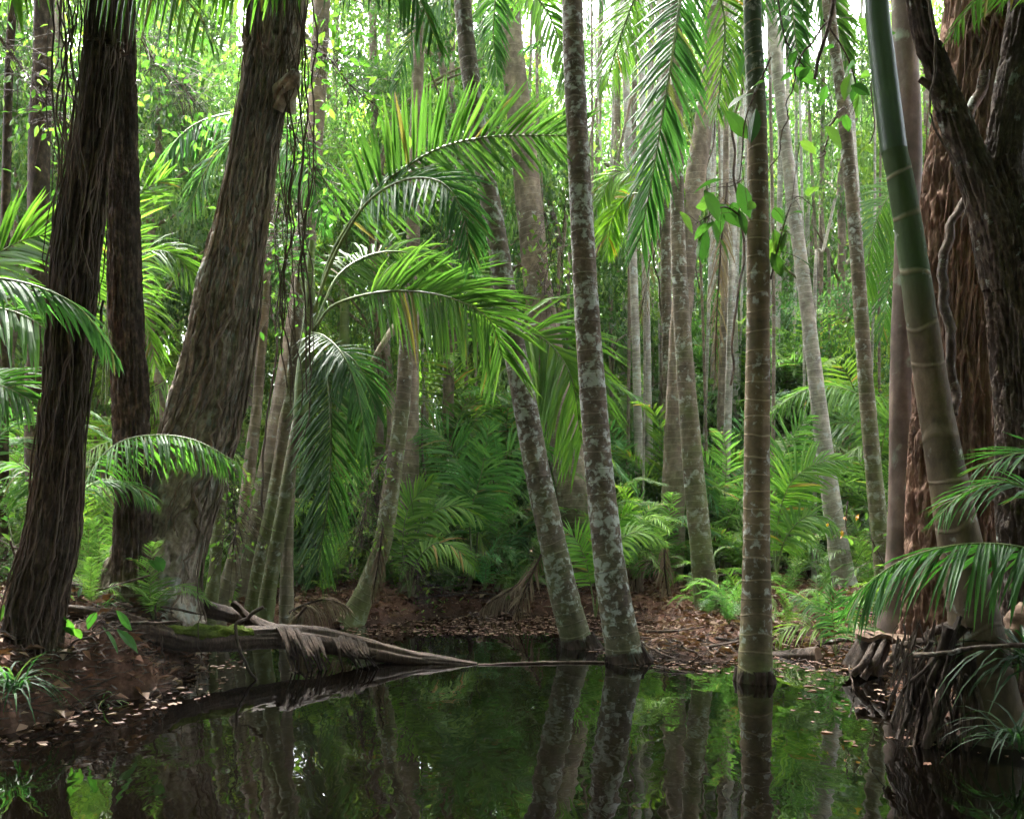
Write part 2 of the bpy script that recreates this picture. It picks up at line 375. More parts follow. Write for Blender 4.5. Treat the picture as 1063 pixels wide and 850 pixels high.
# ------------------------------------------------------------------ stems
def px_path(pts, d, n, top=0.0, sink=.35, base_z=None):
    """pts: (px, py, width px[, depth]) from the foot up -> centre line and radii"""
    P, R = [], []
    for q in pts:
        dd = q[3] if len(q) > 3 else d
        P.append(at(q[0], q[1], dd)); R.append(q[2]/2/F*dd)
    P, R = np.array(P), np.array(R)
    if top:
        v = nrm(P[-1]-P[-2]); v = nrm(v*.6 + np.array([0, 0, .4])); P = np.vstack([P, P[-1]+v*top]); R = np.append(R, R[-1]*.9)
    if sink:
        v = nrm(P[0]-P[1]); P = np.vstack([P[0]+v*sink, P]); R = np.append(R[0]*1.03, R)
    S = spline(np.column_stack([P, R]), n)
    return S[:, :3], S[:, 3]
def ringed(amp=.012, sp=.12):
    def f(TH, V, R):
        w = (V/sp + .3*vn(np.cos(TH), np.sin(TH), V, 2)) % 1
        return -amp*R/.12*np.clip(1-np.abs(w-.5)*9, 0, 1)*.5 + R*.04*fbm(np.cos(TH)*1.5, np.sin(TH)*1.5, V*1.4, 3, 1)
    return f
def fissured(amp, fu=5, fv=1.2, lump=.12, seed=0, ridge=True):
    def f(TH, V, R):
        a = fbm(np.cos(TH)*fu, np.sin(TH)*fu, V*fv, 4, seed)
        if ridge: a = .5 - np.abs(a)*1.6
        return amp*a + R*lump*fbm(np.cos(TH)*1.2, np.sin(TH)*1.2, V*.9, 3, seed+9)
    return f
def stem(root, name, pts, d, m, n=90, sides=20, disp=None, top=0., sink=.35):
    P, R = px_path(pts, d, n, top, sink); mb = MB(); tube(mb, P, R, sides, disp)
    o = mb.obj(name, m, parent=root, smooth=True); return o, P, R
def strands(root, P, R, count, rad=(.005, .013), name='aerial_root', m=None, wander=.9, z0=0., z1=1., off=.6, seed=0):
    r_ = np.random.default_rng(seed); mb = MB(); T, A, B = frames(P); n = len(P)
    for k in range(count):
        a, b = sorted(r_.uniform(z0, z1, 2)); b = min(1, max(b, a+.25)); K = 36
        t = np.linspace(a, b, K)*(n-1); th0 = r_.uniform(0, 6.283)
        th = th0 + np.cumsum(r_.normal(0, wander*.09, K)) + r_.normal(0, wander)*np.linspace(0, 1, K)
        i = t.astype(int).clip(0, n-2); f = (t-i)[:, None]
        C = P[i]*(1-f)+P[i+1]*f; rr = np.interp(t, np.arange(n), R); q = r_.uniform(*rad)
        rr = rr*1.02 + q*off + np.abs(np.cumsum(r_.normal(0, .004, K)))
        tube(mb, C + rr[:, None]*(np.cos(th)[:, None]*A[i] + np.sin(th)[:, None]*B[i]), q*(1+.3*np.sin(np.linspace(0, 9, K)+k)), 5, rnd=r_.random())
    return mb.obj(name, m or B_ROOT, parent=root, smooth=True)

# ------------------------------------------------------------------ fronds
def frond_mesh(mb, P, up, n=46, Lm=.55, wd=.016, ang=(68, 28), droop=.16, vee=12, start=.12, K=4, jit=.06, seed=0, rnd0=None, prof=(.55, 1, .75, .05), tipl=.35, gdir=(0, 0, -1), bunch=0):
    """pinnate blade along the rachis P"""
    r_ = np.random.default_rng(seed)
    S = spline(P, 60); T = nrm(np.gradient(S, axis=0)); up = np.asarray(up, float)
    t = np.linspace(start, .995, n); P0, D0, W0, LL, WW = [], [], [], [], []
    for side in (-1, 1):
        tt = np.clip(t + r_.normal(0, .3/n, n), 0, .999); i = (tt*59).astype(int)
        p, T_ = S[i], T[i]; Sx = nrm(np.cross(T_, up)); Nn = np.cross(Sx, T_)
        a = np.radians(np.interp(tt, [start, 1], ang) + r_.normal(0, 100*jit*.5, n)); v = np.radians(vee + r_.normal(0, 140*jit*.5, n))
        D = np.cos(a)[:, None]*T_ + np.sin(a)[:, None]*(side*np.cos(v)[:, None]*Sx + np.sin(v)[:, None]*Nn)
        s = (tt-start)/(1-start)
        l = Lm*np.interp(s, [0, .12, .35, .7, 1], [.55, .85, 1, .8, tipl])*r_.uniform(.9, 1.08, n)
        P0.append(p); D0.append(D); W0.append(T_ + Nn*.25*side); LL.append(l); WW.append(wd*np.interp(s, [0, .3, 1], [.8, 1, .6])*r_.uniform(.85, 1.1, n))
    P0, D0, W0, LL, WW = map(np.concatenate, (P0, D0, W0, LL, WW))
    D0 = nrm(D0 + r_.normal(0, .045, D0.shape)); LL = LL*np.where(r_.random(len(LL)) < .05, r_.uniform(.15, .6, len(LL)), 1); WW = WW*r_.uniform(.7, 1.15, len(WW))
    rr = (r_.random(2*n)*.5 + .25) if rnd0 is None else np.clip(rnd0 + r_.normal(0, .12, 2*n), 0, 1)
    rr = np.where(r_.random(2*n) < .018, 1., np.minimum(rr, .88)); strips(mb, P0, D0, W0, LL, WW, K, prof, droop*r_.uniform(.6, 1.5, 2*n), .35, rr, gdir=gdir)
def hero_frond(root, pts, d, up=(0, 0, 1), Lpx=70, stalk=.012, color=(1, 1, 1), mat_=None, rmat=None, name='frond', **kw):
    P = np.array([at(q[0], q[1], q[2] if len(q) > 2 else d) for q in pts])
    mb = MB(); frond_mesh(mb, P, up, Lm=Lpx/F*d, **kw)
    o = mb.obj(name, mat_ or PALM, parent=root, color=color)
    rb = MB(); S = spline(P, 30); tube(rb, S, np.linspace(stalk, stalk*.25, 30), 6)
    r = rb.mesh('rachis', rmat or B_LIME, True, np.array(root.location)); r = bpy.data.objects.new('rachis', r); COL.objects.link(r); r.parent = o
    return o
# template fronds, one metre-scale unit, base at the origin, reaching along +X
def tmpl(name, ctrl, m=PALM, **kw):
    mb = MB(); P = np.array(ctrl, float); frond_mesh(mb, P, (0, 0, 1), **kw)
    S = spline(P, 14); tube(mb, S, np.linspace(.011, .003, 14), 5, m=1)
    return mb.mesh(name, [m, B_LIME if m is PALM else B_LOG])
FR = [tmpl('frond', [(0, 0, 0), (.25, 0, .42), (.75, .03, .72), (1.3, .05, .62), (1.75, .04, .25)], n=40, Lm=.5, wd=.017, K=3, prof=(.6, 1, .05), droop=.22, seed=1),
      tmpl('frond', [(0, 0, 0), (.16, 0, .6), (.5, -.04, 1.1), (1.0, -.05, 1.25), (1.5, 0, 1.05)], n=40, Lm=.48, wd=.017, K=3, prof=(.6, 1, .05), droop=.2, seed=2),
      tmpl('frond', [(0, 0, 0), (.35, 0, .28), (.85, .05, .3), (1.3, .1, .0), (1.6, .12, -.45)], n=40, Lm=.52, wd=.017, K=3, prof=(.6, 1, .05), droop=.28, seed=3),
      tmpl('frond', [(0, 0, 0), (.1, 0, .7), (.25, .05, 1.3), (.55, .08, 1.7), (.95, .1, 1.8)], n=36, Lm=.42, wd=.018, K=3, prof=(.6, 1, .05), droop=.15, seed=4),
      tmpl('frond', [(0, 0, 0), (.3, 0, .34), (.8, -.1, .5), (1.2, -.2, .4), (1.5, -.26, .15)], n=18, Lm=.5, wd=.04, K=3, prof=(.55, 1, .25), droop=.2, seed=5)]
DEADF = [tmpl('dead_frond', [(0, 0, 0), (.18, 0, .05), (.3, .03, -.3), (.34, .05, -.85), (.3, .04, -1.4)], m=DEADLEAF, n=30, Lm=.4, wd=.009, K=3, prof=(.6, 1, .05), droop=.9, ang=(40, 15), seed=6)]
def put_frond(root, me, az, pitch, sc, loc=(0, 0, 0), color=(1, 1, 1), name='frond'):
    o = bpy.data.objects.new(name, me); COL.objects.link(o); o.parent = root
    o.location = Vector([float(c) for c in loc]); o.rotation_euler = (random.uniform(-.2, .2), -pitch, az); o.scale = (sc,)*3; o.color = (*color, 1)
    return o
GREEN = [(1, 1, 1), (1.25, 1.15, .9), (.8, .95, 1.0), (.75, 1.0, 1.25), (1.5, 1.3, .8), (.65, .8, .8)]
def crown_fronds(root, loc, nf, sc, color, kinds=(0, 1, 2), az0=None, pitch=0.):
    az0 = random.uniform(0, 6.28) if az0 is None else az0
    for k in range(nf):
        put_frond(root, FR[kinds[k % len(kinds)]], az0 + k*2.399 + random.uniform(-.2, .2), pitch + random.uniform(-.15, .2), sc*random.uniform(.8, 1.15), loc, color)

# ------------------------------------------------------------------ background palms with labels from where they stand
LM = [(-60, None), (72, 'vine-hung dark trunk'), (200, 'thick grey tree'), (312, 'green-stemmed palm'), (408, 'bent mossy tree'), (556, 'leaning dark palm'), (622, 'white-spotted palm'),
      (722, 'mossy ringed palm'), (786, 'straight banded palm'), (852, 'slanting speckled palm'), (905, 'slender grey palm'), (938, 'blotched brown trunk'), (985, 'shaggy red trunk'), (1130, None)]
ORD = ['first', 'second', 'third', 'fourth', 'fifth', 'sixth', 'seventh', 'eighth', 'ninth', 'tenth', 'eleventh', 'twelfth', 'thirteenth', 'fourteenth', 'fifteenth', 'sixteenth']
AUTO = {}
def auto(o, desc, cat, group, px):
    tag(o, None, cat, group); AUTO.setdefault(desc, []).append((px, o))
def finish_labels():
    for desc, items in AUTO.items():
        zones = {}
        for px, o in items:
            z = max(i for i in range(len(LM)-1) if px >= LM[i][0] or i == 0); zones.setdefault(z, []).append((px, o))
        for z, it in zones.items():
            it.sort(key=lambda q: q[0]); a, b = LM[z][1], LM[z+1][1]
            where = f'between {a} and {b}' if a and b else (f'left of {b}' if b else f'right of {a}')
            for k, (px, o) in enumerate(it):
                o['label'] = f'{desc} {where}' if len(it) == 1 else f'{desc}, {ORD[k]} from left {where}'

# ================================================================== HERO TREES
def thing(name, px, py, d, label, cat, group=None):
    r = empty(name, at(px, py, d)); return tag(r, label, cat, group)

# dark vine-hung trunk, far left on the bank
r = thing('vine_hung_tree', 28, 735, 6.0, 'dark fibrous trunk hung with thin roots, standing at the water edge farthest left', 'tree')
_, P, R = stem(r, 'trunk', [(16, 742, 84), (28, 690, 60), (38, 620, 54), (55, 540, 44), (69, 400, 36), (80, 270, 38), (95, 160, 31), (107, 60, 30), (111, 0, 31)], 6.0, B_DARK, 520, 200, fissured(.032, 7, 2.4, .1, 1), top=3)
strands(r, P, R, 85, (.003, .010), z1=.8, seed=1, off=.9, m=B_ROOT)
mb = MB(); r_ = np.random.default_rng(5)
for k in range(16):      # loose hanging roots beside the trunk
    x = r_.uniform(52, 84); y0 = -30; y1 = r_.uniform(120, 330); d = r_.uniform(5.7, 6.1)
    tube(mb, np.array([at(x + 8*fbm(y/60, k*7., 0, 2, 3) + (y/22 if x > 70 else 0), y, d) for y in np.linspace(y0, y1, 24)]), r_.uniform(.003, .007), 5)
mb.obj('hanging_root', B_ROOT, parent=r, smooth=True)
# ferny tuft, moss strip
# second trunk behind it
r = thing('rough_barked_tree', 132, 610, 7.6, 'rough dark trunk standing just behind and right of the vine-hung dark trunk', 'tree')
stem(r, 'trunk', [(138, 640, 46), (138, 560, 36), (136, 420, 34), (130, 300, 32), (128, 150, 26), (126, 0, 24)], 7.6, B_DARK, 460, 130, fissured(.03, 7, 4.5, .08, 12), top=3)
# thin tree at the far left edge
r = thing('slim_tree', 42, 600, 9, 'slim smooth dark trunk in leafy growth, left of the vine-hung dark trunk', 'tree')
stem(r, 'trunk', [(40, 640, 26), (40, 400, 24), (40, 200, 21), (46, 0, 19)], 9, B_DARK, 90, 20, fissured(.008, 3, 1, .08, 3), top=3)
r = thing('slim_tree', 12, 600, 8.3, 'very thin dark trunk at the left edge of the scene', 'tree')
stem(r, 'trunk', [(2, 620, 12), (4, 400, 11), (6, 220, 9), (10, 60, 8), (13, 0, 8)], 8.3, B_DARK, 60, 12, fissured(.004, 3, 1, .08, 3), top=3)

# the thick grey tree
r = thing('strangler_tree', 160, 640, 8.0, 'thick leaning grey trunk wrapped in thin roots on the red clay bank', 'tree')
_, P, R = stem(r, 'trunk', [(150, 655, 122), (157, 615, 98), (170, 565, 80), (191, 500, 71), (209, 440, 68), (224, 380, 62), (237, 300, 54), (252, 220, 44), (266, 140, 39), (277, 70, 42), (287, 0, 48)],
                 8.0, B_BIG, 700, 240, fissured(.038, 5.5, 5.5, .16, 21), top=4, sink=.6)
strands(r, P, R, 120, (.002, .015), m=bark('pale aerial root bark', (.05, .038, .028), (.15, .115, .088), (.33, .265, .21), 20, 4, bump=.5), z0=.02, z1=.85, seed=2, off=.8)
mb = MB(); tube(mb, np.array([at(288, 110, 7.95), at(294, 96, 7.88), at(302, 84, 7.8), at(307, 76, 7.75), at(309, 73, 7.74)]), [.13, .10, .07, .045, .015], 24, fissured(.03, 3, 5, .3, 4), caps=1); mb.obj('branch_stub', B_BIG, parent=r, smooth=True)
mb = MB()
for k in range(13):      # root curtain hanging from the stub
    x = r_.uniform(296, 318); e = r_.uniform(250, 470); tube(mb, np.array([at(x + 9*fbm(y/80, k*5., 0, 2, 9), y, 7.8) for y in np.linspace(-20, e, 26)]), r_.uniform(.003, .009), 5)
mb.obj('hanging_root', B_ROOT, parent=r, smooth=True)

# pale trunk behind the strangler
r = thing('pale_tree', 300, 560, 11, 'pale grey lichened trunk directly behind the thick grey tree', 'tree')
stem(r, 'trunk', [(238, 640, 28), (264, 560, 25), (290, 440, 23), (309, 330, 22), (318, 240, 21), (328, 120, 18), (334, 0, 17)], 11, B_TAN, 120, 28, fissured(.01, 3, 2, .06, 3), top=3)
for i, (lab, pts, d, m) in enumerate([('stout mossy trunk rising left of the green-stemmed palm', [(262, 640, 20), (272, 580, 17), (284, 520, 15), (296, 440, 13), (304, 380, 11)], 9.6, B_MOSS),
                                   ('short brown trunk close behind the foot of the green-stemmed palm', [(297, 640, 16), (298, 580, 13), (301, 500, 11), (306, 420, 10)], 10.0, B_TAN),
                                   ('grey ridged trunk on the bank beyond the sloping log', [(222, 650, 24), (238, 600, 17), (252, 540, 14), (262, 460, 12), (270, 380, 10)], 9.9, B_TAN),
                                   ('mossy-footed thin trunk close to the right side of the thick grey tree', [(217, 652, 15), (222, 600, 13), (230, 520, 12), (240, 440, 11)], 9.4, B_MOSS)]):
    r = thing('bank_tree', pts[0][0], pts[0][1], d, lab, 'tree'); stem(r, 'trunk', pts, d, m, 60, 18, fissured(.008, 3, 2, .07, i), top=2.5)

# green-stemmed palm with the big arching fronds
r = thing('arching_palm', 280, 645, 9.0, 'slender palm with a bright green stem and long fronds arching over the water', 'palm tree')
stem(r, 'trunk', [(273, 655, 19), (281, 600, 16), (292, 540, 14), (302, 480, 13), (311, 430, 12)], 9.0, B_MOSS, 70, 20, ringed(), sink=.3)
stem(r, 'crownshaft', [(311, 432, 16), (315, 390, 16), (321, 330, 13), (322, 280, 9), (324, 250, 6)], 9.0, B_LIME, 40, 18, None, sink=0)
G1, G2 = (1, 1, 1), (.85, 1, .95)
hero_frond(r, [(326, 330, 9.0), (345, 262, 8.8), (385, 203, 8.5), (424, 172, 8.3), (464, 151, 8.2), (520, 141, 8.1), (592, 141, 8.0)], 8.3, (-.12, -1, .1), 80, .02, color=(1, 1.05, .9), n=64, wd=.025, ang=(82, 38), droop=.04, start=.30, vee=4, seed=31, tipl=.6)
hero_frond(r, [(324, 330, 9.0), (345, 270, 8.7), (375, 218, 8.4), (402, 195, 8.2), (432, 185, 8.0), (462, 192, 7.8), (482, 225, 7.7), (488, 275, 7.7)], 8.2, (0, -.8, .6), 68, .02, color=(.7, .95, 1.1), n=60, wd=.021, ang=(75, 22), droop=.22, start=.40, vee=0, seed=32)
hero_frond(r, [(325, 345, 9.0), (345, 318, 8.8), (390, 304, 8.5), (436, 303, 8.3), (475, 312, 8.1), (508, 332, 8.0), (522, 372, 8.0)], 8.3, (-.1, -1, .25), 88, .018, color=(1.1, 1.15, .9), n=66, wd=.022, ang=(68, 35), droop=.22, start=.34, vee=0, seed=33, tipl=.7)
hero_frond(r, [(326, 340, 9.0), (352, 285, 9.3), (395, 262, 9.6), (440, 268, 9.8), (480, 300, 9.9)], 9.6, (0, -1, .3), 64, .016, color=(1.15, 1.15, .85), n=54, wd=.02, droop=.3, start=.3, vee=-5, seed=34)
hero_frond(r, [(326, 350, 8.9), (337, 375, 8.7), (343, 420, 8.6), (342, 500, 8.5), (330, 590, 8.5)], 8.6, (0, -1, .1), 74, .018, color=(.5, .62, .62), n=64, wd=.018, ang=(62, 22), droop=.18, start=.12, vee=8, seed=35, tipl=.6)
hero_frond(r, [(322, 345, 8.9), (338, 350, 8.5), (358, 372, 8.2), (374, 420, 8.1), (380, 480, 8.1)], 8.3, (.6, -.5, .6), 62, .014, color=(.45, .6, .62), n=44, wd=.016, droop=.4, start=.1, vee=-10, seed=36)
hero_frond(r, [(320, 320, 9.0), (305, 270, 9.1), (285, 235, 9.2), (262, 232, 9.3), (240, 262, 9.4)], 9.1, (0, -.5, 1), 60, .014, color=(.8, 1, 1.1), n=44, wd=.016, droop=.35, start=.25, vee=-5, seed=37)
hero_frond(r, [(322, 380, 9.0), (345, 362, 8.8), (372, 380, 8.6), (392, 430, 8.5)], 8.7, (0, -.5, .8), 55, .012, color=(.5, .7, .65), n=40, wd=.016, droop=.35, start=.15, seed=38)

# green pole palm behind
r = thing('green_pole_palm', 358, 560, 13, 'thin straight green-stemmed palm behind the arching fronds', 'palm tree')
stem(r, 'trunk', [(352, 610, 13), (354, 480, 12), (357, 380, 11), (358, 300, 9), (360, 240, 8)], 13, B_LIME, 60, 14, ringed(.006), top=0)

# bent mossy tree and the pale straight one over it
r = thing('bent_mossy_tree', 370, 648, 10.8, 'bent mossy trunk with pale spots, swollen at its foot on the far bank', 'tree')
stem(r, 'trunk', [(360, 650, 40), (371, 632, 26), (385, 600, 21), (398, 560, 19), (407, 500, 17), (415, 440, 16), (420, 390, 15), (420, 350, 12), (417, 320, 9)], 10.8, B_MOSS, 120, 26, fissured(.01, 3, 2, .07, 2))
mb = MB(); tube(mb, spline([at(417, 330, 10.8), at(402, 350, 10.6), at(388, 372, 10.5), at(380, 386, 10.5)], 16), np.linspace(.05, .025, 16), 8, fissured(.006, 3, 3, .2, 2)); mb.obj('branch', B_TAN, parent=r, smooth=True)
r = thing('straight_grey_palm', 428, 560, 12, 'straight grey ringed palm trunk rising behind the great arching frond', 'palm tree')
stem(r, 'trunk', [(424, 610, 22), (426, 450, 18), (428, 300, 15), (431, 150, 13), (436, 0, 12)], 12, B_TAN, 90, 16, ringed(), top=2.5)
crown_fronds(r, (.1, 0, 8.9-at(0, 560, 12)[2]+1.3), 8, 1.5, GREEN[1])

# brown trunk behind the leaning palm
r = thing('broad_brown_tree', 590, 600, 13.2, 'broad brown trunk seen behind the two tall spotted palms, climbers on its side', 'tree')
_, P, R = stem(r, 'trunk', [(604, 620, 40), (596, 520, 36), (580, 430, 34), (564, 340, 32), (553, 250, 29), (543, 150, 26), (533, 60, 24), (528, 0, 24)], 13.2, B_TAN, 130, 30, fissured(.015, 3, 2, .1, 6), top=4)

# the two tall palms in the water
r = thing('leaning_palm', 602, 672, 8.9, 'dark palm trunk with pale lichen leaning left out of the water', 'palm tree', 'tall palms standing in the pond')
_, PL, RL = stem(r, 'trunk', [(602, 676, 34), (597, 660, 32), (586, 620, 30), (573, 560, 28.5), (558, 490, 26.5), (543, 410, 25), (530, 340, 24), (516, 250, 22), (500, 160, 20), (490, 90, 18.5), (480, 0, 18)], 8.9, B_P1, 260, 28, ringed(.010, .11), top=2.8)
crown_fronds(r, PL[-1]-np.array(r.location), 9, 1.5, GREEN[0])
r = thing('spotted_palm', 650, 687, 8.0, 'tall palm trunk with bold white lichen spots, right of the leaning dark palm', 'palm tree', 'tall palms standing in the pond')
_, P, R = stem(r, 'trunk', [(651, 691, 42), (647, 672, 38), (641, 640, 35), (633, 590, 33), (624, 510, 30), (617, 430, 28), (611, 350, 27), (605, 250, 25), (600, 150, 23), (596, 60, 22), (594, 0, 21)], 8.0, B_P2, 260, 28, ringed(.010, .12), top=3)
crown_fronds(r, P[-1]-np.array(r.location), 9, 1.5, GREEN[0])
# central banded palm
r = thing('banded_palm', 784, 708, 7.0, 'straight palm trunk with pale rings and a green mossy foot in the pond', 'palm tree')
_, P, R = stem(r, 'trunk', [(783, 714, 37), (784, 690, 35), (785, 640, 31), (785, 560, 28), (786, 450, 26), (787, 300, 23.5), (786, 150, 21), (783, 60, 19), (781, 0, 18)], 7.0, B_P4, 260, 28, ringed(.012, .145), top=3.5)
crown_fronds(r, P[-1]-np.array(r.location), 9, 1.5, GREEN[0])
# mossy ringed palm
r = thing('mossy_ringed_palm', 735, 645, 11.1, 'mossy ringed palm with its swollen foot on the debris islet', 'palm tree')
_, P, R = stem(r, 'trunk', [(737, 655, 34), (735, 630, 28), (729, 580, 24), (722, 510, 22), (715, 430, 20), (709, 350, 18), (705, 280, 16), (703, 200, 14), (702, 100, 13), (702, 0, 12)], 11.1, B_MOSS, 200, 22, ringed(.014, .1), top=2)
crown_fronds(r, P[-1]-np.array(r.location), 8, 1.5, GREEN[2])
# trunk with the lichened fork behind
r = thing('rough_grey_tree', 715, 560, 13.5, 'rough grey-brown trunk crossing the sky gap beside the hanging frond', 'tree')
stem(r, 'trunk', [(695, 610, 26), (700, 480, 24), (706, 350, 22), (715, 240, 21), (727, 150, 20), (738, 70, 18), (742, 0, 18)], 13.5, B_TAN, 120, 22, fissured(.012, 3, 2, .08, 8), top=4)
# slanting speckled palm
r = thing('slanting_palm', 878, 612, 12, 'slanting speckled grey palm trunk on the flat right bank', 'palm tree')
_, P, R = stem(r, 'trunk', [(884, 628, 30), (876, 600, 24), (866, 540, 20), (855, 460, 17), (845, 380, 15.5), (834, 290, 14), (822, 200, 13), (811, 110, 12), (800, 0, 11)], 12, B_PALE, 200, 20, ringed(.010, .1), top=2)
crown_fronds(r, P[-1]-np.array(r.location), 8, 1.5, GREEN[0])
# slender grey palm
r = thing('slender_grey_palm', 918, 640, 10, 'slender grey-green trunk between the slanting palm and the blotched trunk', 'palm tree')
_, P, R = stem(r, 'trunk', [(922, 650, 22), (918, 600, 19), (908, 500, 17), (899, 400, 15.5), (892, 300, 14.5), (884, 200, 13), (875, 110, 12), (865, 40, 11), (860, 0, 13)], 10, B_MOSS, 160, 20, ringed(.008, .2), top=1.5)
crown_fronds(r, P[-1]-np.array(r.location), 8, 1.4, GREEN[5])
r = thing('white_stemmed_tree', 912, 600, 14, 'thin whitish trunk close behind the slender grey palm', 'tree')
stem(r, 'trunk', [(916, 610, 15), (908, 520, 13), (900, 400, 10), (892, 280, 9), (884, 140, 8), (876, 0, 8)], 14, B_PALE, 80, 14, None, top=3)
# blotched brown trunk
r = thing('blotched_tree', 936, 655, 8.6, 'smooth reddish trunk with round grey lichen blotches beside the stout palm', 'tree')
B_BLOT = bark('blotched smooth bark', (.06, .04, .035), (.12, .085, .07), (.19, .145, .12), 4, 3, lichen=.62, lcol=(.28, .32, .24), bump=.3, lscale=4.5, rough=.7)
stem(r, 'trunk', [(930, 665, 50), (934, 620, 33), (937, 540, 28), (937, 400, 25), (940, 300, 25), (944, 200, 25), (942, 100, 25), (938, 0, 26)], 8.6, B_BLOT, 160, 26, fissured(.006, 2, 2, .06, 31, False), top=4)
# shaggy red tree
r = thing('shaggy_tree', 985, 660, 7.6, 'massive tree with shaggy red-brown stringy bark behind the stout palm', 'tree')
_, P, R = stem(r, 'trunk', [(985, 680, 100), (987, 620, 90), (989, 520, 84), (992, 400, 76), (995, 300, 74), (1000, 220, 76), (1014, 120, 78), (1026, 40, 84), (1032, 0, 88)], 7.6, B_SHAG, 640, 260, fissured(.06, 8, 3.6, .07, 41), top=4)
strands(r, P, R, 60, (.004, .009), m=B_SHAG, name='bark_strip', seed=4, wander=.25, z0=.1, z1=.85, off=.3)
# dark forked tree in front of it
r = thing('forked_tree', 1052, 690, 5.6, 'dark rough-barked tree forking into two limbs, nearest the right edge', 'tree')
stem(r, 'trunk', [(1082, 720, 84), (1078, 640, 74), (1073, 540, 66), (1066, 420, 56), (1052, 300, 52), (1040, 220, 48), (1031, 170, 42)], 5.6, B_BLACK, 420, 200, fissured(.03, 9, 5, .12, 51), sink=.4)
stem(r, 'limb', [(1046, 300, 30), (1034, 240, 42), (1012, 178, 36), (989, 120, 29), (970, 60, 24), (953, 0, 22)], 5.55, B_BLACK, 240, 110, fissured(.02, 6, 6, .12, 52), top=2.5, sink=0)
stem(r, 'limb', [(1040, 300, 34), (1036, 225, 48), (1044, 150, 34), (1053, 90, 32), (1066, 0, 32)], 5.6, B_BLACK, 240, 110, fissured(.02, 6, 6, .12, 53), top=2.5, sink=0)
stem(r, 'branch', [(988, 115, 9), (968, 92, 8), (955, 82, 7)], 5.5, B_BLACK, 30, 10, fissured(.003, 3, 4, .2, 5), sink=0)
# lianas on the shaggy tree
def vine(name, label, pts, d, r0, m, n=50, sides=8, cat='vine', r1=None, wob=.0):
    P = spline([at(q[0], q[1], q[2] if len(q) > 2 else d) for q in pts], n)
    if wob: P = P + wob*np.stack([fbm(np.arange(n)*.21, pts[0][0], 0, 3, 1), fbm(np.arange(n)*.21, pts[0][0], 5, 3, 2), 0*np.arange(n)], 1)
    mb = MB(); tube(mb, P, np.linspace(r0, r1 or r0, n), sides, fissured(r0*.25, 2, 6, .15, 7), caps=1)
    o = mb.obj(name, m, origin=P[0], smooth=True); return tag(o, label, cat)
vine('liana', 'thick grey liana snaking down the shaggy red trunk', [(1000, 70), (985, 66, 6.6), (1026, 76, 6.9), (1008, 130, 6.9), (1012, 190, 7.0), (988, 240, 7.0), (978, 290, 7.0), (986, 350, 7.0), (992, 400, 7.0), (984, 430, 7.0)][2:], 7.0, .045, B_BLACK, r1=.035, wob=.03)
vine('liana', 'pale thin root dangling down the face of the dark forked tree', [(960, -20), (972, 50), (968, 110), (980, 150), (998, 178), (1002, 200), (1000, 240)], 5.3, .009, B_ROOT, r1=.005, wob=.02)
vine('liana', 'dark curved branch-like liana hanging in the sky gap near the top', [(868, -20), (862, 20), (850, 60), (846, 82)], 6.5, .02, B_BLACK, r1=.012)
vine('liana', 'thin dark liana looping left of the slender grey palm', [(866, 10), (846, 38), (828, 70), (818, 110), (808, 160), (795, 180)], 6.6, .008, B_BLACK, r1=.005, wob=.02)
vine('liana', 'short dark liana curling beside the slender grey palm', [(876, 112), (862, 130), (855, 160), (850, 165)], 8, .012, B_BLACK, r1=.007, wob=.02)

# stout green-topped palm
r = thing('stout_palm', 1034, 765, 5.1, 'stout leaning palm, lower trunk brown with faint rings, upper stem glossy green', 'palm tree')
_, P, R = stem(r, 'trunk', [(1036, 775, 62), (1030, 745, 60), (1018, 680, 53), (1005, 610, 46), (990, 530, 40), (972, 430, 34), (958, 340, 30), (945, 250, 28), (934, 185, 26), (928, 155, 25)], 5.1, B_P5, 260, 36, ringed(.008, .3), sink=.3)
stem(r, 'crownshaft', [(928, 157, 26), (922, 110, 25.5), (916, 60, 24.5), (910, 0, 23)], 5.1, bark('glossy green sheath', (.028, .05, .028), (.048, .078, .045), (.075, .11, .068), 3, 1, bump=.1, rough=.38), 60, 30, None, top=1.2, sink=0)
crown_fronds(r, np.array(at(905, -230, 5.1))-np.array(r.location), 9, 1.3, GREEN[0])

# ------------------------------------------------------------------ stilt roots, stump, branch and stone on the right bank
r = thing('stilt_root_clump', 985, 740, 5.2, 'tangle of leaning stilt roots and rotting stems left of the stout palm foot', 'root clump')
rr = np.random.default_rng(77)
for pts, w in (([(1003, 640), (990, 690), (972, 740), (955, 800)], .042), ([(1000, 650), (975, 680), (950, 720), (932, 768)], .024), ([(1008, 650), (1000, 700), (992, 740), (986, 790)], .02),
               ([(985, 650), (972, 690), (960, 730), (948, 770)], .028), ([(990, 660), (968, 700), (955, 740)], .016), ([(1010, 680), (1012, 720), (1006, 780)], .015), ([(996, 640), (985, 680), (976, 760)], .014), ([(985, 655), (965, 690), (938, 715), (925, 750)], .011), ([(990, 700), (1000, 740), (1004, 790)], .009), ([(975, 690), (985, 730), (996, 785)], .008),
               ([(968, 665), (950, 700), (944, 760)], .010), ([(1000, 660), (962, 720), (945, 790)], .012), ([(1006, 690), (1020, 740), (1030, 780)], .012), ([(1003, 700), (990, 750), (975, 795)], .009)):
    mb = MB(); tube(mb, spline([at(x, y, 5.0 + rr.uniform(-.12, .2)) for x, y in pts], 36), np.linspace(w*1.1, w*.6, 36), 14, fissured(w*.5, 3, 7, .3, int(w*1000)), caps=1)
    mb.obj('root', B_WET, parent=r, smooth=True)
mb = MB()
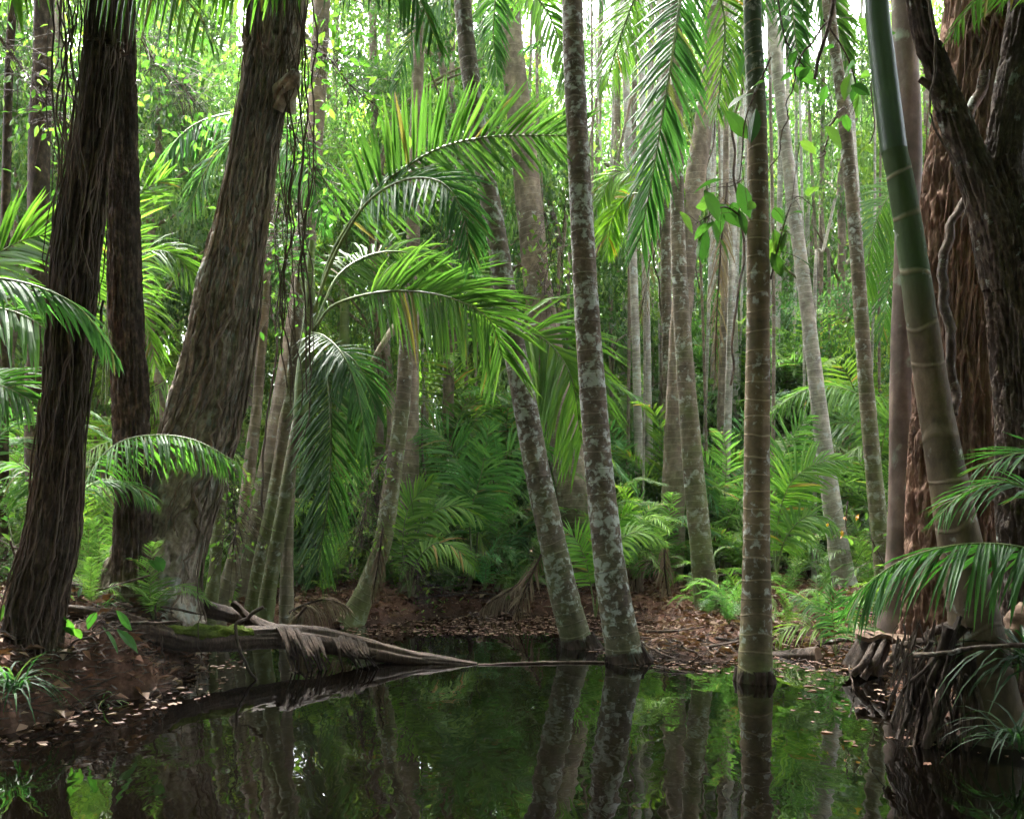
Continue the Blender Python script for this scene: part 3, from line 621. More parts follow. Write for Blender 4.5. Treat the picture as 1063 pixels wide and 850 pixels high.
for k in range(260):
    x = rr.uniform(930, 1018); y = rr.uniform(640, 770); P0_ = at(x, y, rr.uniform(4.95, 5.6)); dn = np.array([rr.normal(-.12, .18), rr.normal(0, .1), -1.])*rr.uniform(.1, .4)
    tube(mb, spline([P0_, P0_+dn*.5+rr.normal(0, .02, 3), P0_+dn], 8), rr.uniform(.002, .008), 4, rnd=rr.random())
mb.obj('rootlet', B_LOG, parent=r)
vine('surface_root', 'bent bare root arching over the bank left of the stilt roots', [(1010, 632), (992, 636), (975, 652), (955, 665), (935, 670), (928, 680), (924, 694)], 5.4, .030, B_LOG, cat='root', r1=.022, wob=.03)
vine('surface_root', 'short thick root stub poking from below the bent bare root', [(948, 686), (935, 686), (928, 692)], 5.5, .022, B_LOG, 20, cat='root')
vine('fallen_branch', 'thin dark branch lying level across the stout palm foot', [(948, 680), (980, 677), (1020, 672), (1080, 668)], 4.75, .014, B_BLACK, cat='branch', wob=.015)
r = thing('tree_stump', 905, 690, 7.3, 'low broken stump with a flat cut top on the muddy right bank', 'stump')
mb = MB(); tube(mb, spline([at(897, 697, 7.3), at(903, 680, 7.3), at(912, 662, 7.3)], 30), np.linspace(.17, .12, 30), 40, fissured(.02, 3, 3, .2, 61)); mb.obj('trunk', B_LOG, parent=r, smooth=True)
mb = MB(); th = np.linspace(0, 6.283, 40, endpoint=False); c = at(914, 659, 7.3); rad = .20+.05*vn(np.cos(th)*2, np.sin(th)*2, 0, 3)
top_ = c + np.stack([np.cos(th)*rad*1.1, np.sin(th)*rad, .03*vn(np.cos(th)*3, np.sin(th)*3, 1, 3)-.02*np.cos(th)], 1)
V = np.vstack([c+[0, 0, .02], top_, top_-[0, 0, .035], c-[0, 0, .05]]); Tt = [[0, 1+q, 1+(q+1) % 40] for q in range(40)] + [[81, 41+(q+1) % 40, 41+q] for q in range(40)]
mb.add(V, Q=[[1+q, 41+q, 41+(q+1) % 40, 1+(q+1) % 40] for q in range(40)], T=Tt); mb.obj('bracket_top', B_CUT, parent=r)
for k, (a_, b_) in enumerate((((918, 664), (896, 704)), ((906, 668), (884, 700)), ((930, 668), (944, 690)))):
    mb = MB(); tube(mb, spline([at(*a_, 7.15), at((a_[0]+b_[0])/2+3, (a_[1]+b_[1])/2, 7.0), at(*b_, 7.0)], 16), np.linspace(.022, .03, 16), 14, fissured(.014, 3, 7, .35, k), caps=1); mb.obj('root', B_LOG, parent=r, smooth=True)
r_ = np.random.default_rng(3)
def blob(name, c, rad, m, label, cat, seed=0, sq=(1, 1, .8)):
    u, v = np.meshgrid(np.linspace(0, 2*np.pi, 49), np.linspace(0, np.pi, 25)); n_ = np.stack([np.sin(v)*np.cos(u), np.sin(v)*np.sin(u), np.cos(v)], -1)
    rr_ = rad*(1+.22*fbm(n_[..., 0]*1.3, n_[..., 1]*1.3, n_[..., 2]*1.3, 4, seed)); V = c + n_*rr_[..., None]*np.array(sq)
    i, j = np.meshgrid(np.arange(24), np.arange(48), indexing='ij'); a = i*49+j
    o = MB().add(V, np.stack([a, a+49, a+50, a+1], -1).reshape(-1, 4)).obj(name, m, smooth=True, origin=c); return tag(o, label, cat)
blob('boulder', at(1063, 645, 5.2), .11, B_CUT, 'rounded pinkish stone half hidden behind the stout palm at the edge', 'rock', 5, (1, 1, 1.15))

# ------------------------------------------------------------------ logs, twigs and drowned fronds on the left
r = thing('fallen_log', 300, 675, 7.9, 'long weathered log sloping from the clay bank down into the water', 'log')
P = spline([at(x, y, d) for x, y, d in ((50, 634, 6.55), (85, 636, 6.6), (125, 643, 6.75), (160, 656, 7.0), (190, 663, 7.25), (235, 664, 7.5), (290, 662, 7.8), (330, 664, 7.85), (380, 675, 7.9), (430, 684, 7.9), (495, 691, 7.85))], 160)
w = np.interp(np.linspace(0, 1, 160), [0, .15, .35, .6, .8, 1], [.05, .065, .095, .10, .085, .025])
mb = MB(); tube(mb, P, w, 40, fissured(.018, 3, 1.6, .22, 71), caps=1); mb.obj('trunk', B_LOG, parent=r, smooth=True)
mb = MB(); tube(mb, spline([at(172, 657, 7.1), at(195, 661, 7.25), at(225, 660, 7.45), at(262, 660, 7.62)], 30)+[0, 0, .02], .012+.062*np.sin(np.linspace(.05, 3.0, 30))**.6, 26, fissured(.05, 3, 6, .35, 73)); mb.obj('moss_cushion', bark('green moss', (.03, .045, .006), (.07, .1, .012), (.13, .16, .025), 30, 30, bump=1, rough=1), parent=r, smooth=True)
r = thing('forked_branch', 240, 640, 8.2, 'thick rotten branch resting on the sloping log beyond the thick grey tree', 'branch')
mb = MB(); tube(mb, spline([at(192, 622, 8.3), at(215, 632, 8.3), (at(245, 640, 8.2)), at(275, 650, 8.05), at(300, 658, 7.9)], 60), np.linspace(.075, .05, 60), 22, fissured(.018, 3, 2, .2, 75), caps=1); mb.obj('trunk', B_LOG, parent=r, smooth=True)
mb = MB(); tube(mb, spline([at(243, 626, 8.1), at(258, 640, 8.0), at(275, 658, 7.9)], 26), np.linspace(.04, .028, 26), 12, fissured(.01, 3, 4, .2, 76), caps=1); mb.obj('limb', B_WET, parent=r, smooth=True)
vine('twig', 'crooked dark stick standing in the water in front of the sloping log', [(272, 630, 7.4), (258, 640, 7.4), (246, 648, 7.3), (246, 668, 7.2), (255, 690, 7.1), (272, 716, 7.05)], 7.2, .016, B_WET, cat='stick', r1=.012, wob=.012)
vine('twig', 'long thin dark vine hanging from the log over the clay bank', [(162, 628, 7.0), (160, 660, 6.95), (154, 690, 6.9), (142, 712, 6.8), (125, 722, 6.75)], 6.9, .008, B_WET, cat='vine', wob=.02)
vine('twig', 'thin upright stem rising from water near the bank left of the crooked stick', [(168, 660, 6.9), (170, 690, 6.8), (168, 720, 6.7)], 6.9, .007, B_WET, cat='stick', wob=.01)
vine('twig', 'very thin stem trailing into the water left of the crooked stick', [(206, 600, 7.0), (208, 660, 6.9), (204, 720, 6.7), (200, 745, 6.4)], 6.9, .004, B_ROOT, cat='stick', wob=.02)
vine('floating_stick', 'straight pale stick afloat from the log tip towards the leaning palm', [(496, 690, 7.8), (540, 688, 7.85), (590, 687, 7.9), (628, 687, 7.9)], 7.9, .012, B_ROOT, cat='stick', wob=.01)
for k, (cx, y0, y1, hw, dd, lab) in enumerate([(300, 655, 702, 12, 7.6, 'black wet palm sheath draped over the log, just right of crooked stick'), (322, 664, 700, 12, 7.65, 'brown wrinkled palm sheath draped over the middle of the log'),
                                              (357, 665, 698, 10, 7.7, 'grey-brown folded sheath hanging from the log into the water'), (374, 668, 697, 6, 7.72, 'narrow dark sheath curling off the log nearest its sunken tip')]):
    rr = np.random.default_rng(k+90); mb = MB()
    for q in range(9):
        x = cx + (q-4)*hw/4.5*rr.uniform(.5, 1.0); sh = rr.uniform(-5, 5)
        P = spline([at(x-6+sh*.3, y0+3, dd+.28), at(x-3, y0-2-rr.uniform(0, 4), dd+.08), at(x+2, y0+6, dd-.08-rr.uniform(0, .06)), at(x+7+sh, (y0+y1)/2, dd-.13-rr.uniform(0, .08)), at(x+12+sh*1.6+k, y1+rr.uniform(-20, 3), dd-.1)], 16)
        T, A_, B_ = frames(P); wv = (nrm(np.array([1, .6*(-1)**q, .1]))*.026)[None]*np.interp(np.linspace(0, 1, 16), [0, .3, 1], [.6, 1, .25])[:, None]
        V = np.stack([P-wv, P+wv*.1+np.array([0, -.012, .004]), P+wv], 1); i, j = np.meshgrid(np.arange(15), np.arange(2), indexing='ij'); a = i*3+j
        mb.add(V, np.stack([a, a+1, a+4, a+3], -1).reshape(-1, 4), rnd=rr.random(), uv=np.stack([np.tile([0, .02, .04], 16), np.repeat(np.arange(16)*.04, 3)], 1))
    tag(mb.obj('dead_palm_sheath', B_WET, smooth=False, origin=at(cx, y0, dd)), lab, 'dead frond', 'dead palm sheaths on the log')
def dead_frond(pts, d, Lpx, label, seed, n=34, up=(0, -1, .2), drp=.7, wd=.011):
    r = thing('dead_frond', pts[0][0], pts[0][1], d, label, 'dead frond')
    mb = MB(); P = np.array([at(q[0], q[1], q[2] if len(q) > 2 else d) for q in pts])
    frond_mesh(mb, P, up, n=n, Lm=Lpx/F*d, wd=wd, droop=drp, ang=(50, 20), start=.05, seed=seed, jit=.2); mb.obj('leaflet_fringe', DEADLEAF, parent=r)
    mb = MB(); tube(mb, spline(P, 24), np.linspace(.016, .006, 24), 7); mb.obj('rachis', B_LOG, parent=r, smooth=True)
dead_frond([(300, 636), (315, 628), (340, 622), (362, 630)], 9.4, 34, 'dry brown frond collapsed over the bank behind the draped log', 1)
dead_frond([(318, 630), (310, 640), (306, 660)], 9.2, 28, 'hanging grey dead frond at the green-stemmed palm foot', 2)
dead_frond([(398, 545), (394, 575), (390, 600), (386, 622)], 10.4, 30, 'pinkish-grey dead frond hanging on the bent mossy tree', 3)
dead_frond([(545, 600), (530, 612), (510, 624), (500, 632)], 11.6, 26, 'dark dead frond stretched low along the far bank', 4)
dead_frond([(562, 575), (548, 605), (538, 630), (534, 648)], 11.3, 30, 'pale dead frond hanging into the water left of the leaning dark palm', 5, drp=.4)
dead_frond([(690, 560), (690, 590), (694, 620), (700, 640)], 11.9, 30, 'grey dead frond standing beside the mossy ringed palm', 6)
dead_frond([(668, 590), (655, 585), (640, 600), (636, 625)], 12.3, 34, 'brown tangled dead frond behind the white-spotted palm', 7)
dead_frond([(690, 590), (672, 582), (660, 600), (664, 630)], 12.2, 34, 'brown heap-like dead frond between the white-spotted palm and mossy ringed palm', 8)
dead_frond([(905, 430), (882, 450), (868, 475), (858, 500)], 14, 24, 'pale dead frond sloping down between the slanting palm and slender grey palm', 9, drp=.3)
dead_frond([(880, 640), (862, 638), (850, 648)], 9.2, 26, 'straw-coloured dead frond on the mud right of the banded palm', 10)
dead_frond([(755, 190, 12), (748, 260, 12), (744, 330, 12), (742, 400, 12)], 12, 40, 'long grey dead frond hanging in the gap right of the mossy ringed palm', 11, up=(0, -1, 0), drp=.5)
dead_frond([(683, 180, 15), (676, 260, 15), (664, 330, 15), (655, 350, 15)], 15, 30, 'faded dead frond hanging among the pale trunks behind', 12, up=(0, -1, 0), drp=.5)
r = thing('bank_log', 835, 683, 8.3, 'grey cut log lying on the mud right of the banded palm', 'log')
mb = MB(); tube(mb, spline([at(775, 687, 8.6), at(815, 684, 8.35), at(850, 681, 8.15)], 40), np.linspace(.085, .10, 40), 26, fissured(.012, 3, 1.5, .12, 81), caps=2); mb.obj('trunk', [B_LOG, B_CUT], parent=r, smooth=True)
vine('fallen_branch', 'curved reddish branch on the leaf litter behind the grey cut log', [(752, 628, 10.4), (775, 646, 10.3), (800, 648, 10.2), (822, 640, 10.3), (838, 637, 10.4)], 10.3, .035, B_TAN, cat='branch', r1=.02, wob=.03)
vine('fallen_branch', 'pale root-like branch reaching right from the mossy ringed palm foot', [(745, 622, 11), (765, 630, 10.9), (790, 640, 10.7)], 11, .045, B_TAN, cat='branch', r1=.03, wob=.03)
vine('fallen_branch', 'dark branch low on the mud right of the grey cut log', [(850, 668, 8.4), (880, 664, 8.3), (905, 668, 8.2)], 8.3, .028, B_BLACK, cat='branch', r1=.018, wob=.03)
vine('twig', 'thin crooked twig standing in the water in front of the stump', [(881, 690, 6.6), (884, 705, 6.5), (888, 725, 6.4), (884, 742, 6.35)], 6.5, .007, B_BLACK, cat='stick', wob=.01)
for k, (x, y, l) in enumerate(((684, 676, .5), (700, 682, .4), (712, 672, .45))):
    tag(vine('brush_stick', None, [(x-14, y-10, 8.3), (x, y, 8.1), (x+16, y+9, 7.95)], 8, .012, B_BLACK, 20, 6, 'stick', wob=.04), ['dark stick in the brush heap, the one touching the white-spotted palm', 'dark stick lowest in the brush heap at the islet edge', 'dark stick farthest right in the brush heap at the islet edge'][k], 'stick', 'sticks on the debris islet')

# ------------------------------------------------------------------ free hanging and near fronds of palms standing mostly out of view
def part_palm(name, label, base, fr, color, **kw0):
    r = empty(name, base); tag(r, label, 'palm')
    for k, (pts, d, up, Lp, kw) in enumerate(fr):
        c = kw.pop('color', color); hero_frond(r, pts, d, up, Lp, color=c, seed=hash_(name+label)+k, **{**kw0, **kw})
    return r
def hash_(s): return sum((i+1)*ord(c) for i, c in enumerate(s)) % 9999
part_palm('hanging_palm', 'palm whose great blue-green frond hangs from the top beside the white-spotted palm', at(715, -120, 9.5), [
    ([(716, -60, 9.6), (706, 0, 9.4), (696, 70, 9.3), (686, 130, 9.3), (676, 190, 9.3), (664, 250, 9.4)], 9.3, (.1, -1, 0), 74, dict(n=64, ang=(55, 20), droop=.12, start=.1, vee=0, tipl=.6, wd=.026)),
    ([(716, -60, 9.7), (735, -40, 9.9), (752, 20, 10), (748, 80, 10.1), (744, 120, 10.1)], 9.9, (0, -1, .2), 62, dict(n=50, droop=.25, color=(1.3, 1.2, .8))),
    ([(712, -60, 9.7), (690, -50, 9.9), (665, -15, 10), (640, 50, 10.1), (630, 90, 10.2)], 9.9, (0, -1, .5), 62, dict(n=50, droop=.3, color=(1.2, 1.2, .8)))], (.62, .85, .88), stalk=.02)
part_palm('leaning_frond_palm', 'young palm whose bright frond droops between the leaning and white-spotted palms', at(510, 600, 9.8), [
    ([(505, 420, 9.9), (520, 360, 9.7), (545, 346, 9.5), (572, 358, 9.4), (594, 395, 9.3), (604, 460, 9.3)], 9.4, (.1, -1, .3), 98, dict(n=64, ang=(70, 35), droop=.4, start=.25, vee=0, tipl=.6, wd=.028, color=(1.4, 1.4, .8)))], (1, 1.1, .8), stalk=.015)
part_palm('low_palm', 'young palm whose dark fronds droop low across the stout palm', at(1120, 640, 4.6), [
    ([(1140, 640, 4.4), (1105, 585, 4.45), (1050, 566, 4.5), (990, 566, 4.5), (935, 582, 4.55), (892, 612, 4.6)], 4.5, (0, -.25, 1), 110, dict(n=54, ang=(65, 30), droop=.35, start=.2, vee=-5, wd=.013, tipl=.6)),
    ([(1140, 640, 4.4), (1120, 560, 4.4), (1080, 515, 4.4), (1040, 500, 4.45), (1000, 512, 4.5), (975, 535, 4.5)], 4.45, (0, -.3, 1), 80, dict(n=34, droop=.25, start=.3, wd=.011)),
    ([(1140, 640, 4.4), (1130, 540, 4.4), (1100, 480, 4.4), (1060, 470, 4.4), (1015, 485, 4.4)], 4.4, (0, -.3, 1), 80, dict(n=34, droop=.2, start=.3, wd=.011))], (.6, .85, .75), stalk=.01)
part_palm('low_palm', 'small palm whose arching frond crosses the foot of the thick grey tree', at(60, 590, 7.0), [
    ([(70, 560, 6.9), (90, 500, 6.8), (115, 465, 6.7), (150, 452, 6.65), (200, 456, 6.6), (250, 482, 6.6)], 6.7, (0, -.2, 1), 58, dict(n=56, ang=(70, 38), droop=.5, start=.3, vee=-12, wd=.013, tipl=.5)),
    ([(70, 560, 6.9), (80, 520, 6.9), (100, 500, 7), (130, 500, 7.1), (160, 520, 7.1)], 7, (0, -.2, 1), 45, dict(n=36, droop=.4, start=.3, wd=.011)),
    ([(66, 560, 6.9), (40, 500, 6.9), (10, 480, 6.8), (-20, 490, 6.8)], 6.9, (0, -.2, 1), 55, dict(n=36, droop=.4, start=.2, wd=.012))], (.8, 1, .75), stalk=.009)
part_palm('low_palm', 'palm with a smooth blue-green frond curving over the vine-hung dark trunk', at(-120, 400, 4.5), [
    ([(-120, 330, 4.4), (-60, 290, 4.4), (-10, 288, 4.4), (40, 298, 4.4), (85, 322, 4.45), (122, 372, 4.5)], 4.45, (0, -.3, 1), 70, dict(n=40, ang=(48, 20), droop=.25, start=.3, wd=.014, vee=-10, color=(.65, .9, .95))),
    ], (.5, .8, .85), stalk=.01)
part_palm('overhead_palm', 'palm whose dark leaflets hang along the top edge above the vine-hung dark trunk', at(60, -200, 5.0), [
    ([(60, -120, 5.0), (20, -70, 4.9), (-20, -30, 4.8), (-60, 20, 4.8)], 4.9, (0, -.4, 1), 110, dict(n=30, droop=.5, start=.1, vee=-20, wd=.016, ang=(70, 45))),
    ([(70, -120, 5.0), (110, -80, 4.9), (150, -40, 4.8), (185, -10, 4.7), (215, 30, 4.7)], 4.8, (-.2, -.5, 1), 110, dict(n=26, droop=.6, start=.0, vee=-25, wd=.018, ang=(75, 50)))], (.75, .85, .6), stalk=.01)
part_palm('overhead_palm', 'palm with broad drooping green leaflets along the top edge before the thick grey tree', at(240, -200, 5.6), [
    ([(330, -60, 5.6), (290, -55, 5.5), (240, -48, 5.45), (190, -38, 5.4), (150, -20, 5.4)], 5.45, (0, -.6, .8), 95, dict(n=30, droop=.35, start=.0, vee=-20, wd=.022, ang=(75, 60), tipl=.7)),
    ], (.95, 1.05, .7), stalk=.012)
part_palm('overhead_palm', 'palm with a dark blue-green frond tip hanging from the top edge above the arching fronds', at(330, -200, 4.6), [
    ([(300, -80, 4.6), (345, -60, 4.5), (390, -42, 4.4), (430, -10, 4.35), (452, 40, 4.35)], 4.45, (0, -.6, .8), 85, dict(n=30, droop=.4, start=.0, vee=-15, wd=.015, ang=(65, 35)))], (.55, .75, .7), stalk=.01)
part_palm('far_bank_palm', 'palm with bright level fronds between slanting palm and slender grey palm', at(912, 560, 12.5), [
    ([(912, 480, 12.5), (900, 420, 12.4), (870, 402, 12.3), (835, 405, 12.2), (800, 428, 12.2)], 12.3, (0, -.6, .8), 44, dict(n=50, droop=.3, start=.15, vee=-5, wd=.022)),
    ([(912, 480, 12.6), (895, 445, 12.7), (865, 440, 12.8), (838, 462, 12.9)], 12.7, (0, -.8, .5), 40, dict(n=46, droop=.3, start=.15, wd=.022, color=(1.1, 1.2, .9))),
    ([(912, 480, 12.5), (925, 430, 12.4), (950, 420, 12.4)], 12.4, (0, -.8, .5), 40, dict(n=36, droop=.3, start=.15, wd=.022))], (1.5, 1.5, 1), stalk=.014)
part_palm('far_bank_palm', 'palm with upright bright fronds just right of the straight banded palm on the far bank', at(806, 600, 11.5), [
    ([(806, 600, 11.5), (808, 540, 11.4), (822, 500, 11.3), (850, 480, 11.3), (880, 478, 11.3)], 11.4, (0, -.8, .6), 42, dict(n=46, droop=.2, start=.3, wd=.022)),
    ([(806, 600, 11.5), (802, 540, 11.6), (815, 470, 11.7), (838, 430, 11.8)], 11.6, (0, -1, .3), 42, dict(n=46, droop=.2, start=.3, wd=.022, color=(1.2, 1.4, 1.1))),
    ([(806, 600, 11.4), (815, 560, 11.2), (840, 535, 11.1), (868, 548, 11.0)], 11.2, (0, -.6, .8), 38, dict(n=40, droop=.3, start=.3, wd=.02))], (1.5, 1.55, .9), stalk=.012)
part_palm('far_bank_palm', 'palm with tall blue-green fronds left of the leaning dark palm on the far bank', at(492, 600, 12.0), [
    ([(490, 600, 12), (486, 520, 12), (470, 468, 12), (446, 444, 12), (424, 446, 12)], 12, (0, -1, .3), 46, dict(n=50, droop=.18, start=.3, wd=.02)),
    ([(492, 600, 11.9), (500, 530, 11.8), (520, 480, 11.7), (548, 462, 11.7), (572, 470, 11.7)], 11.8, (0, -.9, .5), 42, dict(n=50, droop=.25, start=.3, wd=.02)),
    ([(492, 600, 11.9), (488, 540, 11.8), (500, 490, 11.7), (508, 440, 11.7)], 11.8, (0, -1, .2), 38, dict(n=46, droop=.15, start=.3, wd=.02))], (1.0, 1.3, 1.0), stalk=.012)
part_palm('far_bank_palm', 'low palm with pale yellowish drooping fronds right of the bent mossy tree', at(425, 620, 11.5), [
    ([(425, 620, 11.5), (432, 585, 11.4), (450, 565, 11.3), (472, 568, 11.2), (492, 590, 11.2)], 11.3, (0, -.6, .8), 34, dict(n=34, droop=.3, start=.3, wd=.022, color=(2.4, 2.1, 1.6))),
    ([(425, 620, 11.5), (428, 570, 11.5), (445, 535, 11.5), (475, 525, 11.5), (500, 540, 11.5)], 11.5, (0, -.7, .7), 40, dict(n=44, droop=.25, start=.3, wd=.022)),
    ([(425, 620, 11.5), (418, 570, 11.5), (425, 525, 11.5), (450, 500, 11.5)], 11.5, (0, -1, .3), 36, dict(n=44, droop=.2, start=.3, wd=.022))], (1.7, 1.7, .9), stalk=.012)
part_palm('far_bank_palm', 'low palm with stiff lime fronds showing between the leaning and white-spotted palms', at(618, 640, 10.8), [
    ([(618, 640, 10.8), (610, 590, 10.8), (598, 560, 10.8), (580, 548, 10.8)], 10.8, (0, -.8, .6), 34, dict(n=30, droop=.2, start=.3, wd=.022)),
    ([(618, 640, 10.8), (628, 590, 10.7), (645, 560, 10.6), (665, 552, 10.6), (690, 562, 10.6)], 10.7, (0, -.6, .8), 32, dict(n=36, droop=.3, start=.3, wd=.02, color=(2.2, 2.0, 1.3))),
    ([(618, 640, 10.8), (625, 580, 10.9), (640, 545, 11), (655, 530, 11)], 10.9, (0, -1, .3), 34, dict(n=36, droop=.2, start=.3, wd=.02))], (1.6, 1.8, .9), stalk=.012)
part_palm('hanging_palm', 'palm with blue-grey fronds showing just left of the thick grey tree near the top', at(262, 110, 9.6), [
    ([(270, 120, 9.6), (240, 118, 9.5), (205, 128, 9.4), (180, 150, 9.3), (165, 185, 9.3)], 9.5, (0, -.5, .9), 52, dict(n=50, droop=.35, start=.15, vee=-10, wd=.02)),
    ([(270, 120, 9.6), (240, 145, 9.7), (215, 175, 9.8), (195, 220, 9.8)], 9.7, (0, -.7, .6), 50, dict(n=46, droop=.35, wd=.02, color=(.8, 1, .9))),
    ([(270, 120, 9.6), (300, 150, 9.5), (325, 190, 9.4), (338, 240, 9.4)], 9.5, (0, -.7, .6), 46, dict(n=46, droop=.35, wd=.018))], (.8, 1.1, 1.15), stalk=.014)
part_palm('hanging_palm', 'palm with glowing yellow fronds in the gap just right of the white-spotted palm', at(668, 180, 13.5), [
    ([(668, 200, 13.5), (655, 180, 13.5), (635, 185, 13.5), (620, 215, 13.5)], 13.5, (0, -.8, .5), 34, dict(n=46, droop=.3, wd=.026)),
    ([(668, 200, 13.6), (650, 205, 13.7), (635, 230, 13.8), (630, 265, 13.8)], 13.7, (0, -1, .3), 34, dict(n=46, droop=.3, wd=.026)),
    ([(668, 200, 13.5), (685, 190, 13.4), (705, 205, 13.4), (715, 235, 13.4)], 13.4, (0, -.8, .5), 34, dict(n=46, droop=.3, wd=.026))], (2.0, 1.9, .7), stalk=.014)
part_palm('overhead_palm', 'palm with a broad arching frond across the sky gap above the leaning dark palm', at(520, -140, 11), [
    ([(520, -60, 11), (490, -30, 11), (455, 0, 11), (425, 45, 11), (410, 95, 11)], 11, (0, -.8, .5), 46, dict(n=54, droop=.3, wd=.022)),
    ([(520, -60, 11), (545, -20, 11), (572, 20, 11), (588, 70, 11), (590, 120, 11)], 11, (0, -.9, .4), 44, dict(n=54, droop=.3, wd=.022, color=(1.2, 1.2, .8))),
    ([(520, -60, 11), (515, -10, 11), (512, 35, 11), (516, 80, 11)], 11, (0, -1, .2), 40, dict(n=50, droop=.25, wd=.022))], (.7, .9, .8), stalk=.016)
part_palm('overhead_palm', 'palm with dark hanging fronds across the top between banded and slender grey palms', at(828, -140, 10.5), [
    ([(828, -70, 10.5), (800, -30, 10.5), (775, 15, 10.5), (758, 70, 10.5), (752, 120, 10.5)], 10.5, (0, -.9, .4), 44, dict(n=54, droop=.3, wd=.022)),
    ([(828, -70, 10.5), (845, -20, 10.5), (866, 20, 10.5), (882, 70, 10.5)], 10.5, (0, -.9, .4), 44, dict(n=50, droop=.3, wd=.022, color=(1, 1.1, .8))),
    ([(828, -70, 10.5), (822, -10, 10.5), (826, 40, 10.5), (834, 85, 10.5)], 10.5, (0, -1, .2), 40, dict(n=46, droop=.25, wd=.022))], (.65, .85, .7), stalk=.016)
part_palm('overhead_palm', 'palm with yellow-green fronds fanning at the top edge right of the leaning dark palm', at(640, -90, 12), [
    ([(640, -60, 12), (600, -30, 11.8), (560, -12, 11.6), (520, -6, 11.5), (490, 5, 11.5)], 11.7, (0, -.3, 1), 42, dict(n=56, droop=.35, start=.1, vee=-10, wd=.02)),
    ([(640, -40, 12.2), (610, 10, 12.2), (575, 35, 12), (545, 50, 12)], 12, (0, -.5, .8), 42, dict(n=46, droop=.35, color=(.75, 1, 1.1))),
    ([(640, -30, 12.5), (655, 30, 12.4), (640, 70, 12.3), (612, 85, 12.2)], 12.2, (0, -.9, .3), 40, dict(n=46, droop=.3, wd=.018))], (1.1, 1.2, .75), stalk=.014)
part_palm('overhead_palm', 'palm with bright leaflets pointing down in the top corner before the forked tree', at(1100, -120, 3.6), [
    ([(1140, -20, 3.6), (1100, -35, 3.55), (1060, -30, 3.5), (1020, -8, 3.5), (990, 30, 3.5)], 3.55, (0, -.5, 1), 65, dict(n=20, droop=.3, start=.1, vee=-18, wd=.012, ang=(60, 35)))], (1, 1.1, .7), stalk=.008)
part_palm('hanging_palm', 'palm with light green fronds hanging between slender grey palm and blotched brown trunk', at(960, 180, 12), [
    ([(965, 190, 12), (940, 190, 11.9), (915, 215, 11.8), (903, 260, 11.7), (897, 310, 11.7)], 11.8, (.3, -.9, .3), 52, dict(n=52, droop=.3, start=.15, wd=.018)),
    ([(965, 190, 12), (945, 230, 12), (925, 290, 12), (915, 350, 12)], 12, (0, -1, .2), 50, dict(n=50, droop=.25, color=(.9, 1.1, .8)))], (1.1, 1.2, .8), stalk=.014)
part_palm('fan_like_palm', 'young palm with yellow-green fronds spreading behind the vine-hung dark trunk at the edge', at(-60, 480, 7.6), [
    ([(-70, 360, 7.6), (-40, 300, 7.6), (0, 262, 7.6), (40, 245, 7.6), (75, 250, 7.6)], 7.6, (0, -1, .4), 85, dict(n=40, droop=.12, start=.2, wd=.026, ang=(60, 30))),
    ([(-70, 360, 7.8), (-40, 330, 7.8), (0, 320, 7.8), (45, 340, 7.8), (70, 380, 7.8)], 7.8, (0, -.7, .7), 80, dict(n=40, droop=.3, start=.2, wd=.024, color=(.8, 1, .7))),
    ([(-70, 420, 7.6), (-40, 400, 7.6), (0, 400, 7.6), (40, 420, 7.6)], 7.6, (0, -.7, .7), 70, dict(n=36, droop=.3, start=.2, wd=.02, color=(.7, .9, .7)))], (1.15, 1.2, .7), stalk=.012)
part_palm('fan_like_palm', 'young palm with bright stiff fronds just right of the vine-hung dark trunk', at(95, 480, 8.6), [
    ([(110, 420, 8.6), (112, 300, 8.6), (122, 240, 8.5), (140, 205, 8.5), (172, 185, 8.5)], 8.5, (0, -1, .4), 70, dict(n=44, droop=.1, start=.4, wd=.018, ang=(60, 30))),
    ([(110, 420, 8.7), (118, 330, 8.8), (140, 270, 8.8), (175, 262, 8.8), (205, 290, 8.8)], 8.8, (0, -.8, .6), 66, dict(n=44, droop=.3, start=.3, wd=.018)),
    ([(105, 420, 8.7), (112, 340, 8.6), (130, 310, 8.5), (150, 330, 8.4), (162, 380, 8.4)], 8.6, (0, -.5, .8), 60, dict(n=44, droop=.35, start=.3, wd=.016))], (1.25, 1.25, .75), stalk=.01)
r = thing('sapling_palm', 862, 690, 8.6, 'small palm seedling with spreading yellow-green fronds behind the grey cut log', 'palm')
for k, (pts, c) in enumerate([([(868, 680), (862, 655), (850, 632), (832, 620), (815, 612)], (1, 1.1, .9)), ([(868, 680), (872, 650), (880, 630), (900, 618), (920, 612)], (1.3, 1.2, .8)), ([(868, 680), (858, 662), (840, 650), (818, 652), (806, 664)], (1.9, 1.5, .8)),
                             ([(868, 680), (880, 660), (896, 650), (915, 655)], (1.4, 1.2, .8)), ([(868, 680), (866, 655), (864, 635), (868, 615)], (.8, 1, 1.1))]):
    hero_frond(r, pts, 8.6-.1*k, (0, -.4, 1), 34, .006, color=c, n=20, wd=.014, droop=.25, start=.3, seed=k+300)
